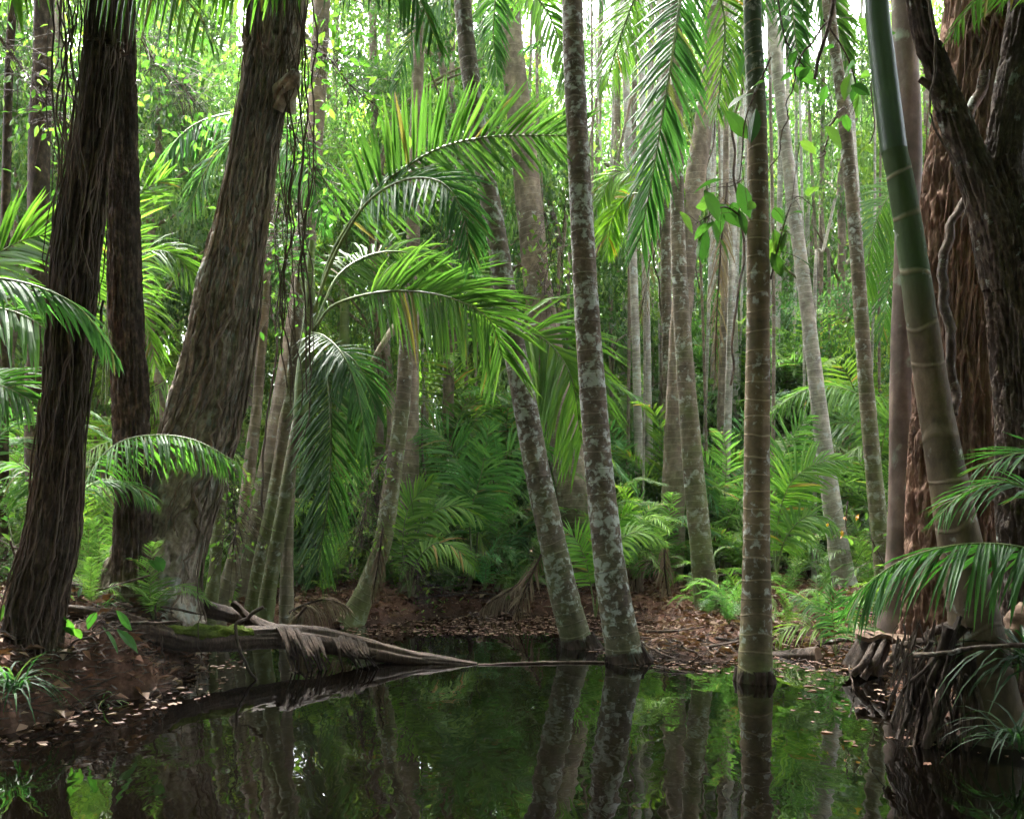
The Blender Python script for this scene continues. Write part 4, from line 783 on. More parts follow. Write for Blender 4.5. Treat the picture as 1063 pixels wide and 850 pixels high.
for nm, x, y, d, lab, c, s, nf in (('strap_leaf_tuft', 14, 712, 5.3, 'tuft of narrow arching strap leaves on the bank at the vine-hung dark trunk foot', (.3, .5, .5), 1, 60), ('strap_leaf_tuft', 108, 733, 6.15, 'small pale spiky tuft at the water edge below the clay mound', (1.0, 1.0, .9), .55, 16),
                                  ('strap_leaf_tuft', 1055, 770, 4.5, 'dark strap-leaved tuft hanging over the water at the stout palm foot', (.2, .3, .3), 1.0, 50), ('strap_leaf_tuft', 1066, 690, 4.9, 'dark long-leaved tuft behind the stout palm near the pinkish stone', (.2, .3, .3), 1.6, 60),
                                  ('strap_leaf_tuft', 105, 640, 6.9, 'dark green grassy tuft at the upper end of the sloping log', (.6, .8, .6), .8, 30)):
    b = at(x, y, d); n = nf; a = rng.uniform(0, 6.283, n); e = rng.uniform(.5, 1.3, n)
    D = np.stack([np.cos(a)*np.cos(e), np.sin(a)*np.cos(e), np.sin(e)], 1); mb = MB()
    strips(mb, b + rng.normal(0, .025, (n, 3)), D, np.cross(D, [0, 0, 1.]), .42*s*rng.uniform(.6, 1.2, n), .007*s**.5, 6, (.6, 1, 1, .8, .5, .05), .38)
    tag(mb.obj(nm, PALM, origin=b, color=c), lab, 'plant')

# ------------------------------------------------------------------ broad-leaved growth
def leafy(mb, C, rad, nclump, per, leaf, K=None, squash=1., seed=0, shell=.55, droopy=.2):
    """clumps of leaves spread through an uneven crown"""
    r_ = np.random.default_rng(seed)
    d = nrm(r_.normal(0, 1, (nclump, 3))); q = r_.uniform(shell, 1, nclump)**.6
    lump = 1 + .45*fbm(d[:, 0]*1.6, d[:, 1]*1.6, d[:, 2]*1.6, 3, seed)
    cc = d*(q*lump)[:, None]*rad*np.array([1, 1, squash])
    P = np.repeat(cc, per, 0) + r_.normal(0, 1, (nclump*per, 3))*rad*.105*np.array([1.25, 1.25, .6]); n = len(P)
    D = nrm(nrm(P)*.6 + r_.normal(0, .7, (n, 3)) - np.array([0, 0, droopy])); Nn = nrm(np.array([0, 0, 1.]) + r_.normal(0, .45, (n, 3)))
    base = np.repeat(r_.random(nclump), per); rr = np.clip(base*.6 + r_.random(n)*.4, 0, 1)
    rhombs(mb, C+P, D, Nn, leaf*r_.uniform(.6, 1.3, n), leaf*.29*r_.uniform(.8, 1.3, n), rnd=rr)
    return C + cc
def crown_mesh(seed, nclump, per, leaf, squash): mb = MB(); leafy(mb, np.zeros(3), 1.0, nclump, per, leaf, squash=squash, seed=seed); return mb.mesh('crown', BROAD)
CR_BIG = [crown_mesh(100+k, 130, (70, 42, 110, 50)[k], (.06, .085, .045, .075)[k], 1.0+.2*k) for k in range(4)]           # tree crowns, scaled ~2-3 m
CR_SML = [crown_mesh(120+k, 60, (34, 60, 44, 80)[k], (.15, .1, .12, .08)[k], .85+.15*k) for k in range(4)]            # shrubs, scaled ~.8 m
def tree_trunk(seed, h, r0):
    r_ = np.random.default_rng(seed); mb = MB(); n = 30
    z = np.linspace(-.3, h, n); P = np.stack([.25*fbm(z*.3, seed, 0, 2, seed), .25*fbm(z*.3, seed+9, 0, 2, seed), z], 1); P -= P[3]*[1, 1, 0]
    tube(mb, P, np.interp(z, [-.3, .3, h], [r0*1.5, r0, r0*.45]), 12, fissured(.01, 3, 2, .08, seed))
    for k in range(9):
        i = int(n*r_.uniform(.45, .97)); a = r_.uniform(0, 6.28); l = h*r_.uniform(.12, .26); v = np.array([math.cos(a), math.sin(a), .6])*l
        tube(mb, spline([P[i], P[i]+v*.5+[0, 0, l*.08], P[i]+v], 8), np.linspace(r0*.35, r0*.08, 8), 6)
    return mb.mesh('trunk', B_TAN, True)
TRK = [tree_trunk(200+k, 10., .13) for k in range(3)]
def leafy_tree(px, d, top_py, cr, color, desc, k, zc=None):
    x = (px-CX)/F*d; y = d; b = np.array([x, y, g1(x, y)]); r = empty('leafy_tree', b)
    zt = CAMZ + (HY-top_py)/F*d; h = max(zt - b[2], 2.5); t = bpy.data.objects.new('trunk', TRK[k % 3]); COL.objects.link(t); t.parent = r; s = h*.88/10; t.scale = (max(s, .55), max(s, .55), s); t.rotation_euler = (0, 0, k)
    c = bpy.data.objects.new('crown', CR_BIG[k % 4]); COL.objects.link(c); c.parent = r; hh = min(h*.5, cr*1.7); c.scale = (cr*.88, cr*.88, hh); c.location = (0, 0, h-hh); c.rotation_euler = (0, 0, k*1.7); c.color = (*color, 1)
    auto(r, desc, 'tree', 'leafy trees behind the palms', px); return r
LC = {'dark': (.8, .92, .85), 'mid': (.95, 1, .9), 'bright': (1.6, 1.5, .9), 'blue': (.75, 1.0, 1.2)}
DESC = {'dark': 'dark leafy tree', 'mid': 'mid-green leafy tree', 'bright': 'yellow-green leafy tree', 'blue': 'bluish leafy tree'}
k = 0
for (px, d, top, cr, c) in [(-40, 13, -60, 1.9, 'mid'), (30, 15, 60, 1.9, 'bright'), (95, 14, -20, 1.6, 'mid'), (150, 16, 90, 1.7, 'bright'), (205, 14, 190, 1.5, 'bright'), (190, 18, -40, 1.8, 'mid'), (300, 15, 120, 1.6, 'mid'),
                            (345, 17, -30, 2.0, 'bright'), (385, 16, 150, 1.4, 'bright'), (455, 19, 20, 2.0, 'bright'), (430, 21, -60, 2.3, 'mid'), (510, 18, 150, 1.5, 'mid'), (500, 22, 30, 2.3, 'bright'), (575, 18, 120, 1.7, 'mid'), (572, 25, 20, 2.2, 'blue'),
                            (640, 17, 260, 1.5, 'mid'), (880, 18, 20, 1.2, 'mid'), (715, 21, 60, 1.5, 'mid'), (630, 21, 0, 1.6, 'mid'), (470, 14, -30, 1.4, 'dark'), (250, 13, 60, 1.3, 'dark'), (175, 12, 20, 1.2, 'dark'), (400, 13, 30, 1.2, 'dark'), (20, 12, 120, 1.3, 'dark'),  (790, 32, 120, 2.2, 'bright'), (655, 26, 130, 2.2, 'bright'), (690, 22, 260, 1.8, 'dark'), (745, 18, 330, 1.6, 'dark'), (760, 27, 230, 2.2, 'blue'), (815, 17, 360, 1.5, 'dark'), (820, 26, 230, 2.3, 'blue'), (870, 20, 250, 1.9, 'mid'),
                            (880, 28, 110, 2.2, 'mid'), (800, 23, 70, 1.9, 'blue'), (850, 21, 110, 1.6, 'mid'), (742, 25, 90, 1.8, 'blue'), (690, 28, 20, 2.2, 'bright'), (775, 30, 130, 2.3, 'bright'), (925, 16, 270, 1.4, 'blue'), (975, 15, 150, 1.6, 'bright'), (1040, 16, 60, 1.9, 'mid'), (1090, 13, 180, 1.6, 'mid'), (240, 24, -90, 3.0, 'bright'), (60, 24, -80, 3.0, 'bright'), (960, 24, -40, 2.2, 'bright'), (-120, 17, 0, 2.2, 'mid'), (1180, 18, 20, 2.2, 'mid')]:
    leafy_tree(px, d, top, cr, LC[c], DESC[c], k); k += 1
def shrub(px, d, top_py, s, color, desc, k):
    x = (px-CX)/F*d; b = np.array([x, d, max(g1(x, d), 0)-.05]); r = empty('shrub', b); zt = CAMZ + (HY-top_py)/F*d - b[2]
    c = bpy.data.objects.new('foliage', CR_SML[k % 4]); COL.objects.link(c); c.parent = r; c.scale = (s, s, max(zt*.55, .3)); c.location = (0, 0, zt*.48); c.rotation_euler = (0, 0, k*1.3); c.color = (*color, 1)
    mb_ = STEMS[k % 2]; t = bpy.data.objects.new('stem', mb_); COL.objects.link(t); t.parent = r; t.scale = (s, s, max(zt, .3))
    auto(r, desc, 'shrub', 'shrubs on the far bank', px)
STEMS = []
for q in range(2):
    mb = MB(); r_ = np.random.default_rng(q)
    for j in range(7):
        a = r_.uniform(0, 6.28); v = np.array([math.cos(a)*.4, math.sin(a)*.4, .8]); tube(mb, spline([(0, 0, -.1), v*.5+r_.normal(0, .05, 3), v], 8), np.linspace(.02, .006, 8), 5)
    STEMS.append(mb.mesh('stem', B_TAN, True))
SD = {'dark': 'dark green shrub', 'mid': 'green shrub', 'bright': 'bright green shrub', 'blue': 'bluish green shrub'}
for k, (px, d, top, s, c) in enumerate([(20, 10, 560, .7, 'dark'), (90, 10, 520, .6, 'mid'), (235, 12, 440, .8, 'mid'), (262, 11.5, 520, .5, 'bright'), (330, 13, 480, .8, 'dark'), (352, 12.3, 560, .5, 'bright'), (440, 13.5, 520, .7, 'mid'), (470, 12.8, 590, .4, 'bright'), (425, 12.4, 610, .35, 'bright'),
                                        (520, 15, 480, .9, 'mid'), (560, 14, 540, .6, 'dark'), (640, 14.5, 500, .7, 'mid'), (665, 13.5, 560, .5, 'dark'), (690, 15, 470, .8, 'dark'), (755, 15, 520, .7, 'dark'), (770, 13.5, 580, .5, 'mid'), (815, 16, 520, .8, 'dark'),
                                        (840, 14, 580, .5, 'mid'), (895, 14, 540, .6, 'mid'), (920, 12.5, 560, .5, 'bright'), (965, 11, 600, .5, 'dark'), (1030, 9, 600, .5, 'dark'), (1085, 8, 560, .6, 'dark'), (-40, 8, 520, .8, 'dark'), (380, 14.5, 420, .8, 'mid'), (600, 16, 400, .9, 'mid'), (800, 20, 440, 1.1, 'dark'), (730, 19, 430, 1.1, 'mid')]):
    shrub(px, d, top, s, LC[c], SD[c], k)
# understory palms
def upalm(px, d, base_py, sc, nf, color, desc, kinds=(0, 1, 3), h=0., az=None):
    f_ = random.choice((.9, 1.2, 1.5, 1.9)); color = tuple(c*f_ for c in color); x = (px-CX)/F*d; z = g1(x, d); r = empty('understory_palm', (x, d, z)); auto(r, desc, 'palm', 'young palms under the trees', px)
    if h > .3:
        mb = MB(); P = np.stack([.05*fbm(np.linspace(0, 3, 16), px, 0, 2, 3), 0*np.zeros(16), np.linspace(-.2, h, 16)], 1); tube(mb, P + np.array(r.location), np.linspace(.045, .03, 16), 10, ringed(.01)); mb.obj('trunk', B_LIME if px % 2 else B_TAN, parent=r, smooth=True)
    crown_fronds(r, (0, 0, h), nf, sc, color, kinds, az)
UD = ['green understory palm', 'lime-green understory palm', 'grey-green understory palm', 'bluish understory palm', 'yellowish understory palm', 'dark understory palm']
ups = [(18, 9.5, 1.0, 8, 1, .6), (60, 11, 1.1, 8, 4, 1.2), (165, 11, 1.2, 8, 4, 1.6), (180, 12.5, 1.2, 8, 1, .8), (130, 13.5, 1.4, 8, 4, 2.6), (225, 13, 1.3, 8, 4, 2.8), (95, 9.3, .7, 7, 0, 0.), (340, 13.5, 1.1, 8, 1, .8), (375, 14.5, 1.3, 8, 4, 2.2),
       (435, 12.6, .85, 8, 1, .3), (450, 14, 1.1, 9, 0, .9), (455, 12.9, .8, 8, 4, .1), (478, 13.5, 1.0, 8, 3, .6), (492, 12.8, .75, 8, 2, .2), (520, 13, .8, 8, 3, .25), (505, 15, 1.3, 9, 1, 1.4), (540, 12.8, .65, 7, 5, .1), (548, 16, 1.4, 9, 0, 1.8), (580, 14, .9, 8, 2, .4),
       (630, 13, .75, 7, 1, .5), (655, 12.8, .7, 7, 4, .5), (645, 15.5, 1.2, 8, 3, 1.2), (672, 13.6, .8, 8, 5, .2), (700, 17, 1.3, 8, 3, 2.2), (760, 15.5, 1.2, 8, 3, 1.4), (752, 19, 1.5, 9, 5, 3.6), (770, 14, .8, 7, 0, .2), (808, 15, 1.1, 8, 1, .8), (818, 17.5, 1.3, 9, 0, 2.0), (838, 14.5, 1.0, 8, 4, 1.1),
       (835, 21, 1.6, 9, 3, 4.6), (865, 16.5, 1.3, 9, 0, 2.4), (890, 14, 1.0, 8, 1, .7), (892, 19, 1.5, 9, 3, 3.6), (922, 13, 1.0, 8, 0, .6), (915, 17, 1.3, 9, 1, 2.2), (965, 13, 1.1, 8, 1, 1.4), (1035, 12, 1.1, 8, 0, 1.3), (1060, 9.5, .8, 7, 5, .3), (1085, 11, 1.1, 8, 5, 1.5),
       (-30, 8, 1.1, 8, 5, 1.), (30, 14, 1.5, 9, 4, 3.4), (300, 18, 1.5, 9, 4, 4.5), (420, 18, 1.5, 9, 4, 3.2), (470, 20, 1.7, 9, 1, 4.8), (600, 20, 1.6, 9, 0, 4.2), (660, 20, 1.6, 9, 4, 5.2), (625, 17, 1.3, 8, 3, .9), (690, 13.2, .6, 7, 0, .15), (905, 11, .55, 7, 1, .1)]
ups += [(418, 12.0, .62, 8, 1, .1), (447, 12.3, .8, 9, 4, .25), (468, 12.1, .6, 8, 0, .05), (486, 12.4, .85, 9, 1, .5), (503, 12.2, .6, 8, 3, .1), (517, 12.6, .9, 9, 0, .5), (530, 12.3, .55, 8, 1, .05), (438, 13.2, 1.1, 9, 4, 1.0),
        (463, 13.6, 1.2, 9, 0, 1.5), (492, 14.2, 1.2, 9, 4, 1.8), (528, 14.2, 1.2, 9, 2, 1.4), (410, 13.6, 1.0, 9, 4, 1.3), (560, 12.6, .6, 8, 1, .1), (640, 12.4, .6, 8, 4, .3), (663, 12.2, .5, 8, 0, .1), (676, 12.6, .6, 8, 1, .25), (625, 12.8, .8, 8, 0, .5),
        (352, 11.6, .6, 8, 1, .2), (330, 12.4, .8, 8, 4, .5), (240, 11.2, .6, 8, 1, .3), (255, 12.2, .9, 8, 4, .9), (205, 10.6, .6, 8, 0, .3), (115, 8.6, .6, 8, 1, .2), (85, 8.4, .7, 8, 4, .3), (800, 13.2, .7, 8, 0, .2), (830, 12.6, .6, 8, 4, .15),
        (895, 12, .7, 8, 1, .3), (850, 13.4, .9, 8, 0, .6), (920, 10.8, .6, 8, 0, .2), (765, 13, .6, 8, 1, .2), (750, 14, .9, 8, 0, .7), (690, 14.4, 1.0, 8, 4, .9), (905, 15, 1.2, 9, 4, 1.6), (860, 18, 1.4, 9, 4, 3.2), (800, 17, 1.3, 9, 1, 2.6), (775, 18, 1.3, 9, 4, 3.0), (640, 17.5, 1.3, 9, 1, 2.8), (560, 17, 1.3, 9, 4, 3.0)]
for q in range(34):
    px, d = random.choice(((random.uniform(640, 930), random.uniform(9.3, 13.2)), (random.uniform(640, 930), random.uniform(9.3, 13.2)), (random.uniform(60, 190), random.uniform(6.9, 8.5)), (random.uniform(200, 420), random.uniform(10.6, 12))))
    if g1((px-CX)/F*d, d) > .05: ups.append((px, d, random.uniform(.25, .5), 6, random.choice((0, 0, 1, 4, 2)), 0.))
for (px, d, sc, nf, c, h) in ups: upalm(px, d, 0, sc*(.72 if d < 13 else .95), nf, GREEN[c], UD[c], (0, 1, 3) if h < 1 else (0, 2, 1), h)

# slim background palm and tree trunks
TD = {'pale': ('pale slim trunk', B_PALE), 'tan': ('brown slim trunk', B_TAN), 'moss': ('mossy slim trunk', B_MOSS)}
def slim(px0, px1, w, d, kind, crown=True, top=-40):
    pts = [(px0, HY + CAMZ*F/d - 6, w*1.35), (px0+(px1-px0)*.12, HY-20, w), (px0+(px1-px0)*.55+random.uniform(-4, 4), 280, w*.85), (px1, top, w*.75)]
    r = empty('slim_tree', at(px0, pts[0][1], d)); auto(r, TD[kind][0], 'tree', 'slim trunks behind the palms', (px0+px1)/2)
    _, P, R = stem(r, 'trunk', pts, d, TD[kind][1], 70, 12, ringed(.012, .1) if kind != 'tan' else fissured(.008, 3, 2, .07, int(px0)), top=random.uniform(.5, 3))
    if crown: crown_fronds(r, P[-1]-np.array(r.location), 7, 1.3, GREEN[random.choice((0, 1, 2))])
for a in [(667, 645, 10, 15, 'pale'), (676, 664, 9, 15.5, 'pale'), (688, 684, 9, 17, 'pale'), (697, 692, 13, 14, 'moss'), (706, 698, 7, 18, 'tan'), (652, 660, 7, 19, 'moss'), (745, 757, 9, 16, 'tan'), (752, 760, 9, 14.5, 'pale'), (760, 775, 6, 20, 'pale'), (768, 764, 8, 17, 'pale'),
          (742, 730, 7, 20, 'pale'), (735, 748, 5, 24, 'pale'), (800, 812, 7, 19, 'pale'), (815, 830, 6, 24, 'pale'), (838, 838, 6, 20, 'pale'), (830, 822, 5, 26, 'pale'), (848, 856, 6, 18, 'tan'), (868, 862, 6, 22, 'pale'), (890, 872, 7, 21, 'pale'), (778, 782, 6, 24, 'tan'),
          (460, 470, 8, 18, 'tan'), (395, 385, 10, 14, 'tan'), (440, 452, 7, 20, 'pale'), (505, 498, 7, 21, 'tan'), (345, 350, 8, 18, 'tan'), (330, 300, 9, 16, 'moss'), (415, 402, 6, 17, 'tan'), (545, 560, 8, 22, 'tan'), (628, 640, 6, 22, 'pale'), (612, 625, 7, 20, 'tan'),
          (170, 160, 9, 17, 'tan'), (110, 96, 9, 15, 'tan'), (212, 200, 8, 20, 'tan'), (68, 60, 10, 14, 'tan'), (12, 20, 8, 15, 'tan'), (925, 930, 6, 22, 'pale'), (965, 960, 8, 17, 'tan'), (1090, 1075, 9, 14, 'tan'), (648, 641, 6, 25, 'pale'), (712, 722, 5, 26, 'pale'), (670, 676, 6, 19, 'pale'), (681, 678, 5, 22, 'pale'), (693, 700, 7, 20, 'pale'), (722, 716, 6, 22, 'pale'), (738, 741, 6, 18, 'pale'), (748, 752, 5, 23, 'pale'), (757, 748, 7, 19, 'pale'), (773, 770, 6, 22, 'pale'), (658, 652, 5, 21, 'pale'), (820, 818, 6, 21, 'pale'), (642, 650, 6, 19, 'pale')]:
    slim(*a[:5], crown=a[3] < 22)
TD['thin'] = ('thin bare sapling', B_TAN); TD['white'] = ('thin whitish sapling', B_PALE)
for q in range(46):
    px = 400 + q*12 + random.uniform(-5, 5) if q < 44 else random.uniform(130, 360)
    slim(px, px + random.uniform(-18, 18), random.uniform(2.5, 4.5), random.uniform(13, 20), random.choice(('thin', 'white')), crown=False, top=random.choice((-40, -40, 150, 260)))
# thin lianas hanging behind
for k, (px, y0, y1, d) in enumerate([(268, -20, 500, 11), (276, 100, 560, 10.5), (225, 400, 560, 10), (160, 330, 480, 12), (392, 300, 520, 12), (430, 440, 600, 12.4), (510, 470, 600, 12.9), (688, 180, 480, 14), (770, -10, 400, 13), (905, 0, 150, 11), (735, -20, 300, 15), (448, 420, 560, 12.8)]):
    P = np.array([at(px + 10*fbm(y/90, k*3.1, 0, 3, 5), y, d) for y in np.linspace(y0, y1, 50)]); mb = MB(); tube(mb, P, .008+.006*(k % 3), 5)
    o = mb.obj('hanging_vine', B_ROOT if k % 2 else B_DARK, smooth=True, origin=P[0]); auto(o, 'thin hanging vine', 'vine', 'thin vines hanging between the trunks', px)

for q in range(22):
    px, d = random.choice(((random.uniform(640, 930), random.uniform(8.6, 12.5)), (random.uniform(640, 800), random.uniform(8.0, 9.6)), (random.uniform(70, 200), random.uniform(6.6, 7.6)), (random.uniform(400, 640), random.uniform(11.9, 12.6))))
    x = (px-CX)/F*d; a = random.uniform(-.9, .9); l = random.uniform(.35, 1.1); e = np.array([math.cos(a), math.sin(a), 0])*l/2; z = max(g1(x, d), -.02) + .03
    P = spline([np.array([x, d, z])-e+[0, 0, random.uniform(-.05, .1)], np.array([x, d, z+random.uniform(0, .12)])+rng.normal(0, .04, 3), np.array([x, d, z])+e+[0, 0, random.uniform(-.03, .15)]], 22)
    mb = MB(); tube(mb, P, np.linspace(random.uniform(.012, .03), .006, 22), 8, fissured(.006, 3, 6, .2, q), caps=1); o = mb.obj('dead_stick', random.choice((B_LOG, B_BLACK, B_TAN)), origin=P[0], smooth=True)
    auto(o, 'dead stick on the ground', 'stick', 'dead sticks lying on the banks', px)
# root collars where the palms stand in water
for nm, th_, m in (('leaning_palm', (602, 672, 8.9), B_WET), ('spotted_palm', (650, 688, 8.0), B_WET), ('banded_palm', (783.5, 710, 7.0), B_WET)):
    r = bpy.data.objects[nm]; c = at(*th_); c[2] = 0; rad = {'leaning_palm': .165, 'spotted_palm': .18, 'banded_palm': .142}[nm]; n = 26
    z = np.linspace(-.12, .10, n); mb = MB(); tube(mb, np.stack([c[0]+z*0 - (z*.3 if nm != 'banded_palm' else 0), c[1]+z*0, z], 1), rad*np.interp(z, [-.12, 0, .10], [1.35, 1.1, .95]), 90, fissured(.04, 9, 3, .15, len(nm)))
    mb.obj('root_collar', m, parent=r, smooth=True)
# climbing leaves on trunks and near leafy sprays
def spray(pts, d, n, leaf, label, color, seed, spread=.10, cat='branch', width=.3):
    r = empty('leafy_branch', at(pts[0][0], pts[0][1], d)); tag(r, label, cat); r_ = np.random.default_rng(seed)
    P = spline([at(x, y, d) for x, y in pts], 40); mb = MB(); tube(mb, P, np.linspace(.009, .003, 40), 6)
    i = r_.integers(4, 40, n); P0 = P[i] + r_.normal(0, spread, (n, 3))
    for q in range(n): a_ = P[max(0, i[q]-5)]; tube(mb, spline([a_, (a_+P0[q])/2+[0, 0, .15*spread], P0[q]], 5), .0025, 4)
    mb.obj('twig', B_BLACK, parent=r, smooth=True); D = nrm(r_.normal(0, .8, (n, 3)) + [0, -.1, -.35]); W = nrm(np.cross(D, r_.normal(0, .5, (n, 3)) + [0, .5, 1.]))
    Ls = leaf*r_.uniform(.6, 1.3, n); st = dict(K=5, prof=(.12, .8, 1, .65, .04), droop=.12, fold=.25)
    for q in (range(n) if n <= 18 else ()):
        mb = MB(); strips(mb, P0[q:q+1], D[q:q+1], W[q:q+1], Ls[q], Ls[q]*width*.75, **st); mb.obj('leaf', BROAD, parent=r, color=color)
    if n > 18: mb = MB(); strips(mb, P0, D, W, Ls, Ls*width*.75, **st); mb.obj('foliage', BROAD, parent=r, color=color)
spray([(800, 60), (775, 120), (770, 165), (765, 190), (745, 195)], 6.4, 8, .22, 'hanging twig with large dark leaves just left of the banded palm', (.4, .6, .4), 1, .07)
spray([(770, 225), (752, 215), (735, 225), (718, 235)], 7.0, 13, .22, 'spray of broad green leaves left of the banded palm at mid height', (.5, .7, .45), 2, .1)
spray([(800, 290), (812, 240), (826, 205), (845, 215)], 7.0, 13, .22, 'spray of broad green leaves right of the banded palm at mid height', (.5, .65, .4), 3, .12)
spray([(855, 20), (880, 60), (890, 100), (885, 120)], 7.2, 14, .22, 'spray of broad leaves near the top beside the slender grey palm', (.6, .9, .5), 4, .13)
spray([(805, -20), (815, 40), (835, 70), (850, 90)], 7.4, 18, .16, 'spray of small dark leaves near the top right of the banded palm', (.45, .7, .45), 5, .15)
spray([(300, 40), (340, 60), (365, 90), (390, 110)], 8.6, 130, .10, 'leafy branch reaching right from the thick grey tree near the top', (.8, 1.05, .6), 6, .22)
spray([(300, 130), (325, 170), (345, 200), (360, 230)], 8.8, 110, .09, 'leafy branch below the stub of the thick grey tree', (.7, .95, .6), 7, .2)
spray([(290, 200), (285, 250), (292, 300), (285, 340)], 8.4, 110, .08, 'leafy twig trailing on the right side of the thick grey tree', (.55, .8, .5), 8, .18)
spray([(0, 40), (30, 80), (60, 120), (90, 140)], 7.8, 150, .09, 'leafy branch in the upper corner behind the vine-hung dark trunk', (.8, 1.0, .6), 9, .3)
spray([(140, 30), (165, 70), (190, 90), (215, 120)], 8.6, 160, .09, 'leafy branch between the rough dark trunk and thick grey tree near the top', (.7, 1.0, .6), 10, .28)
spray([(10, 560), (20, 590), (30, 620), (20, 650)], 6.2, 50, .10, 'low leafy sprig at the vine-hung dark trunk foot', (.4, .6, .4), 11, .15, 'plant', .2)
spray([(215, 460), (235, 500), (245, 540), (240, 580)], 9.0, 140, .07, 'leafy sprig climbing beside the thick grey tree foot', (1.1, 1.2, .7), 12, .2, 'plant')
spray([(428, 600), (440, 560), (432, 600), (450, 640)], 11.6, 160, .07, 'small-leaved sprig hanging over the far bank right of bent mossy tree', (1.2, 1.3, .7), 13, .22, 'plant')
spray([(400, 470), (385, 500), (378, 540), (372, 580)], 10.4, 160, .07, 'leafy creeper on the left side of the bent mossy tree', (1.1, 1.2, .7), 14, .2, 'plant')
spray([(565, 220), (572, 260), (565, 300), (572, 330)], 12.7, 120, .10, 'fine leafy creeper on the broad brown trunk', (1.2, 1.2, .7), 15, .22, 'plant')
spray([(905, 560), (915, 580), (925, 600), (930, 620)], 9.4, 26, .11, 'low leafy sprig beside the blotched brown trunk foot', (.9, 1.0, .7), 16, .2, 'plant')
spray([(880, 520), (878, 545), (882, 560)], 9.4, 7, .07, 'small sprig with orange dying leaves right of the slanting palm', (4, 1.0, .4), 17, .08, 'plant')
spray([(68, 680), (78, 665), (95, 660), (120, 650)], 6.1, 7, .2, 'few broad leaves sprouting under the sloping log', (.45, .8, .4), 18, .06, 'plant', .24)
spray([(150, 575), (160, 580), (168, 578)], 7.2, 3, .13, 'single round-leaved sprig on the thick grey tree foot', (.5, .9, .5), 19, .03, 'plant', .5)

# ------------------------------------------------------------------ far forest reading as one mass, and unseen canopy added above and behind for shade
def mass(name, spots, label=None):
    mb = MB()
    for k, (x, y, z, r_, s) in enumerate(spots):
        leafy(mb, np.array([x, y, z]), r_, 95, 80, r_*.06, squash=s, seed=500+k)
    return tag(mb.obj(name, BROAD, color=(1.15, 1.2, .9)), kind='stuff')
sp = []
for k in range(46):
    d = random.uniform(30, 46); px = random.uniform(-150, 1210); gap = 600 < px < 900
    top = random.uniform(250, 420) if gap else random.uniform(60, 330); z = CAMZ + (HY-top)/F*d - 3.0
    sp.append(((px-CX)/F*d, d, max(z, 1.8), random.uniform(2.6, 4), 1.1))
for k in range(34):
    d = random.uniform(28, 40); px = -150 + k*41; sp += [((px-CX)/F*d, d, 1.8, 2.7, 1.0), ((px+20-CX)/F*d*1.15, d*1.15, 5.5, 3.1, 1.1)]
mass('far_forest', sp)
cn = []  # crowns out of view, added to shade the foreground and block frontal skylight
for k in range(44):
    x, y = random.uniform(-13, 13), random.uniform(-12, 7)
    cn.append((x, y, random.uniform(8.0, 11.5) + max(0, y)*.15, random.uniform(1.9, 2.8), .55))
for k in range(26): cn.append((random.uniform(-9, 9), random.uniform(0, 6.5), random.uniform(7.6, 9.2), 1.7, .5))
for k in range(26): a = math.pi*(.97+k/24.); cn.append((10*math.cos(a), 1+8*math.sin(a), random.uniform(3.5, 7), 2.6, 1.1))
for k in range(16): a = math.pi*(1+k/15.); cn.append((14*math.cos(a), 2+11*math.sin(a), random.uniform(2, 7), 3., 1.2))
mass('unseen_shade_canopy_foliage', cn)
finish_labels()

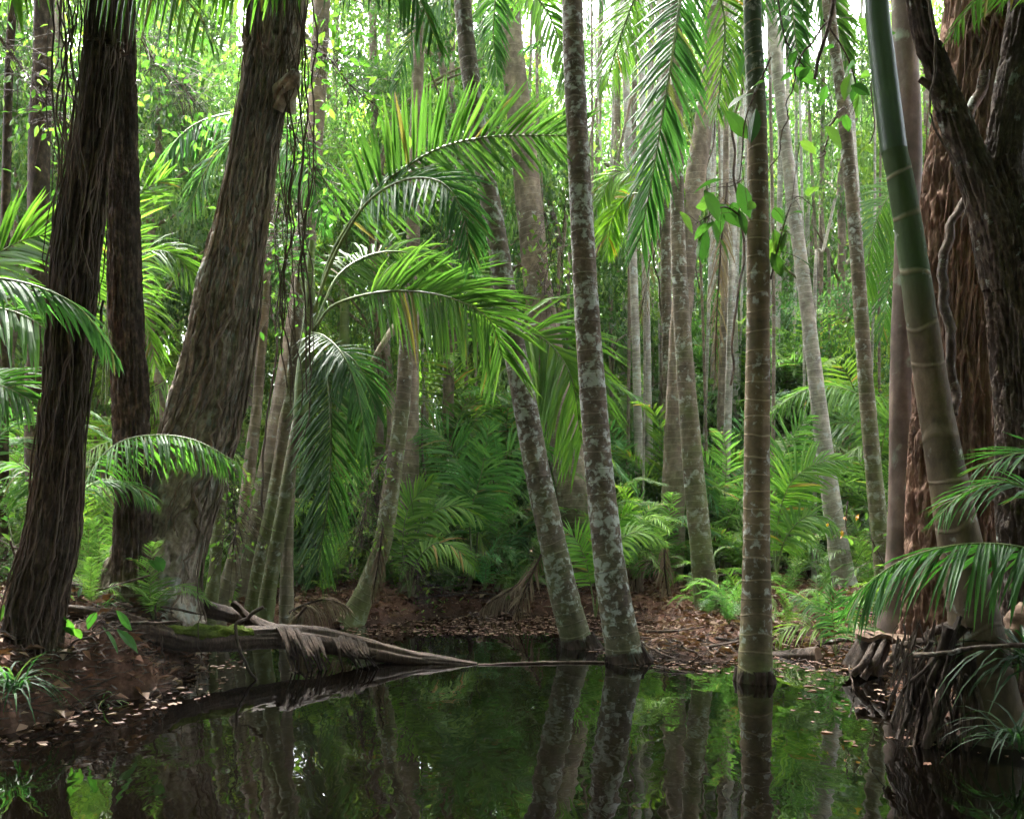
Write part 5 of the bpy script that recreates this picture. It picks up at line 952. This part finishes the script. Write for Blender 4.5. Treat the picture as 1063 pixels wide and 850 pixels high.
# damp forest air
def haze_box():
    m, nt, out = mat('damp air'); v = nt.nodes.new('ShaderNodeVolumePrincipled'); v.inputs['Density'].default_value = .0005; v.inputs['Color'].default_value = (.93, .97, 1, 1); v.inputs['Anisotropy'].default_value = .2
    nt.links.new(v.outputs[0], out.inputs['Volume'])
    x0, x1, y0, y1, z0, z1 = -95, 95, -45, 135, -4, 42
    V = [(x, y, z) for z in (z0, z1) for y in (y0, y1) for x in (x0, x1)]
    o = MB().add(V, [[0, 2, 3, 1], [4, 5, 7, 6], [0, 1, 5, 4], [2, 6, 7, 3], [0, 4, 6, 2], [1, 3, 7, 5]]).obj('haze', m); tag(o, kind='stuff')
haze_box()
# ------------------------------------------------------------------ light, sky, camera
SUN_AZ, SUN_EL = math.radians(-25), math.radians(60)
w = bpy.data.worlds.new('World'); SC.world = w; w.use_nodes = True; nt = w.node_tree
sky = nt.nodes.new('ShaderNodeTexSky'); sky.sky_type = 'NISHITA'; sky.sun_disc = False; sky.sun_elevation = SUN_EL; sky.sun_rotation = SUN_AZ; sky.dust_density = 4.0; sky.air_density = 1.0; sky.ozone_density = .6
bg = nt.nodes['Background']; bg.inputs[1].default_value = .15; hs = nt.nodes.new('ShaderNodeHueSaturation'); hs.inputs['Saturation'].default_value = .35; nt.links.new(sky.outputs[0], hs.inputs['Color']); nt.links.new(hs.outputs[0], bg.inputs[0])
sl = bpy.data.lights.new('sun', 'SUN'); sl.energy = 5.0; sl.angle = math.radians(14); sl.color = (1, .97, .92)
so = bpy.data.objects.new('sun', sl); COL.objects.link(so)
to = Vector((math.sin(SUN_AZ)*math.cos(SUN_EL), math.cos(SUN_AZ)*math.cos(SUN_EL), math.sin(SUN_EL))); so.rotation_euler = to.to_track_quat('Z', 'Y').to_euler(); so.location = to*30
cam = bpy.data.cameras.new('camera'); co = bpy.data.objects.new('camera', cam); COL.objects.link(co); SC.camera = co
co.location = (0, 0, CAMZ); co.rotation_euler = (math.radians(90), 0, 0); cam.sensor_width = 36; cam.lens = F/1063*36; cam.shift_y = (HY-425)/1063; cam.clip_end = 400; cam.clip_start = .05
SC.view_settings.view_transform = 'Standard'; SC.view_settings.look = 'None'; SC.view_settings.gamma = 1; SC.view_settings.exposure = 3.65
SC.render.engine = 'CYCLES'; c = SC.cycles; c.use_denoising = True; c.max_bounces = 8; c.diffuse_bounces = 4; c.transmission_bounces = 4; c.glossy_bounces = 3; c.transparent_max_bounces = 4; c.caustics_reflective = False; c.caustics_refractive = False
c.use_adaptive_sampling = True; c.adaptive_threshold = .03; c.sample_clamp_indirect = 6; SC.render.use_persistent_data = False
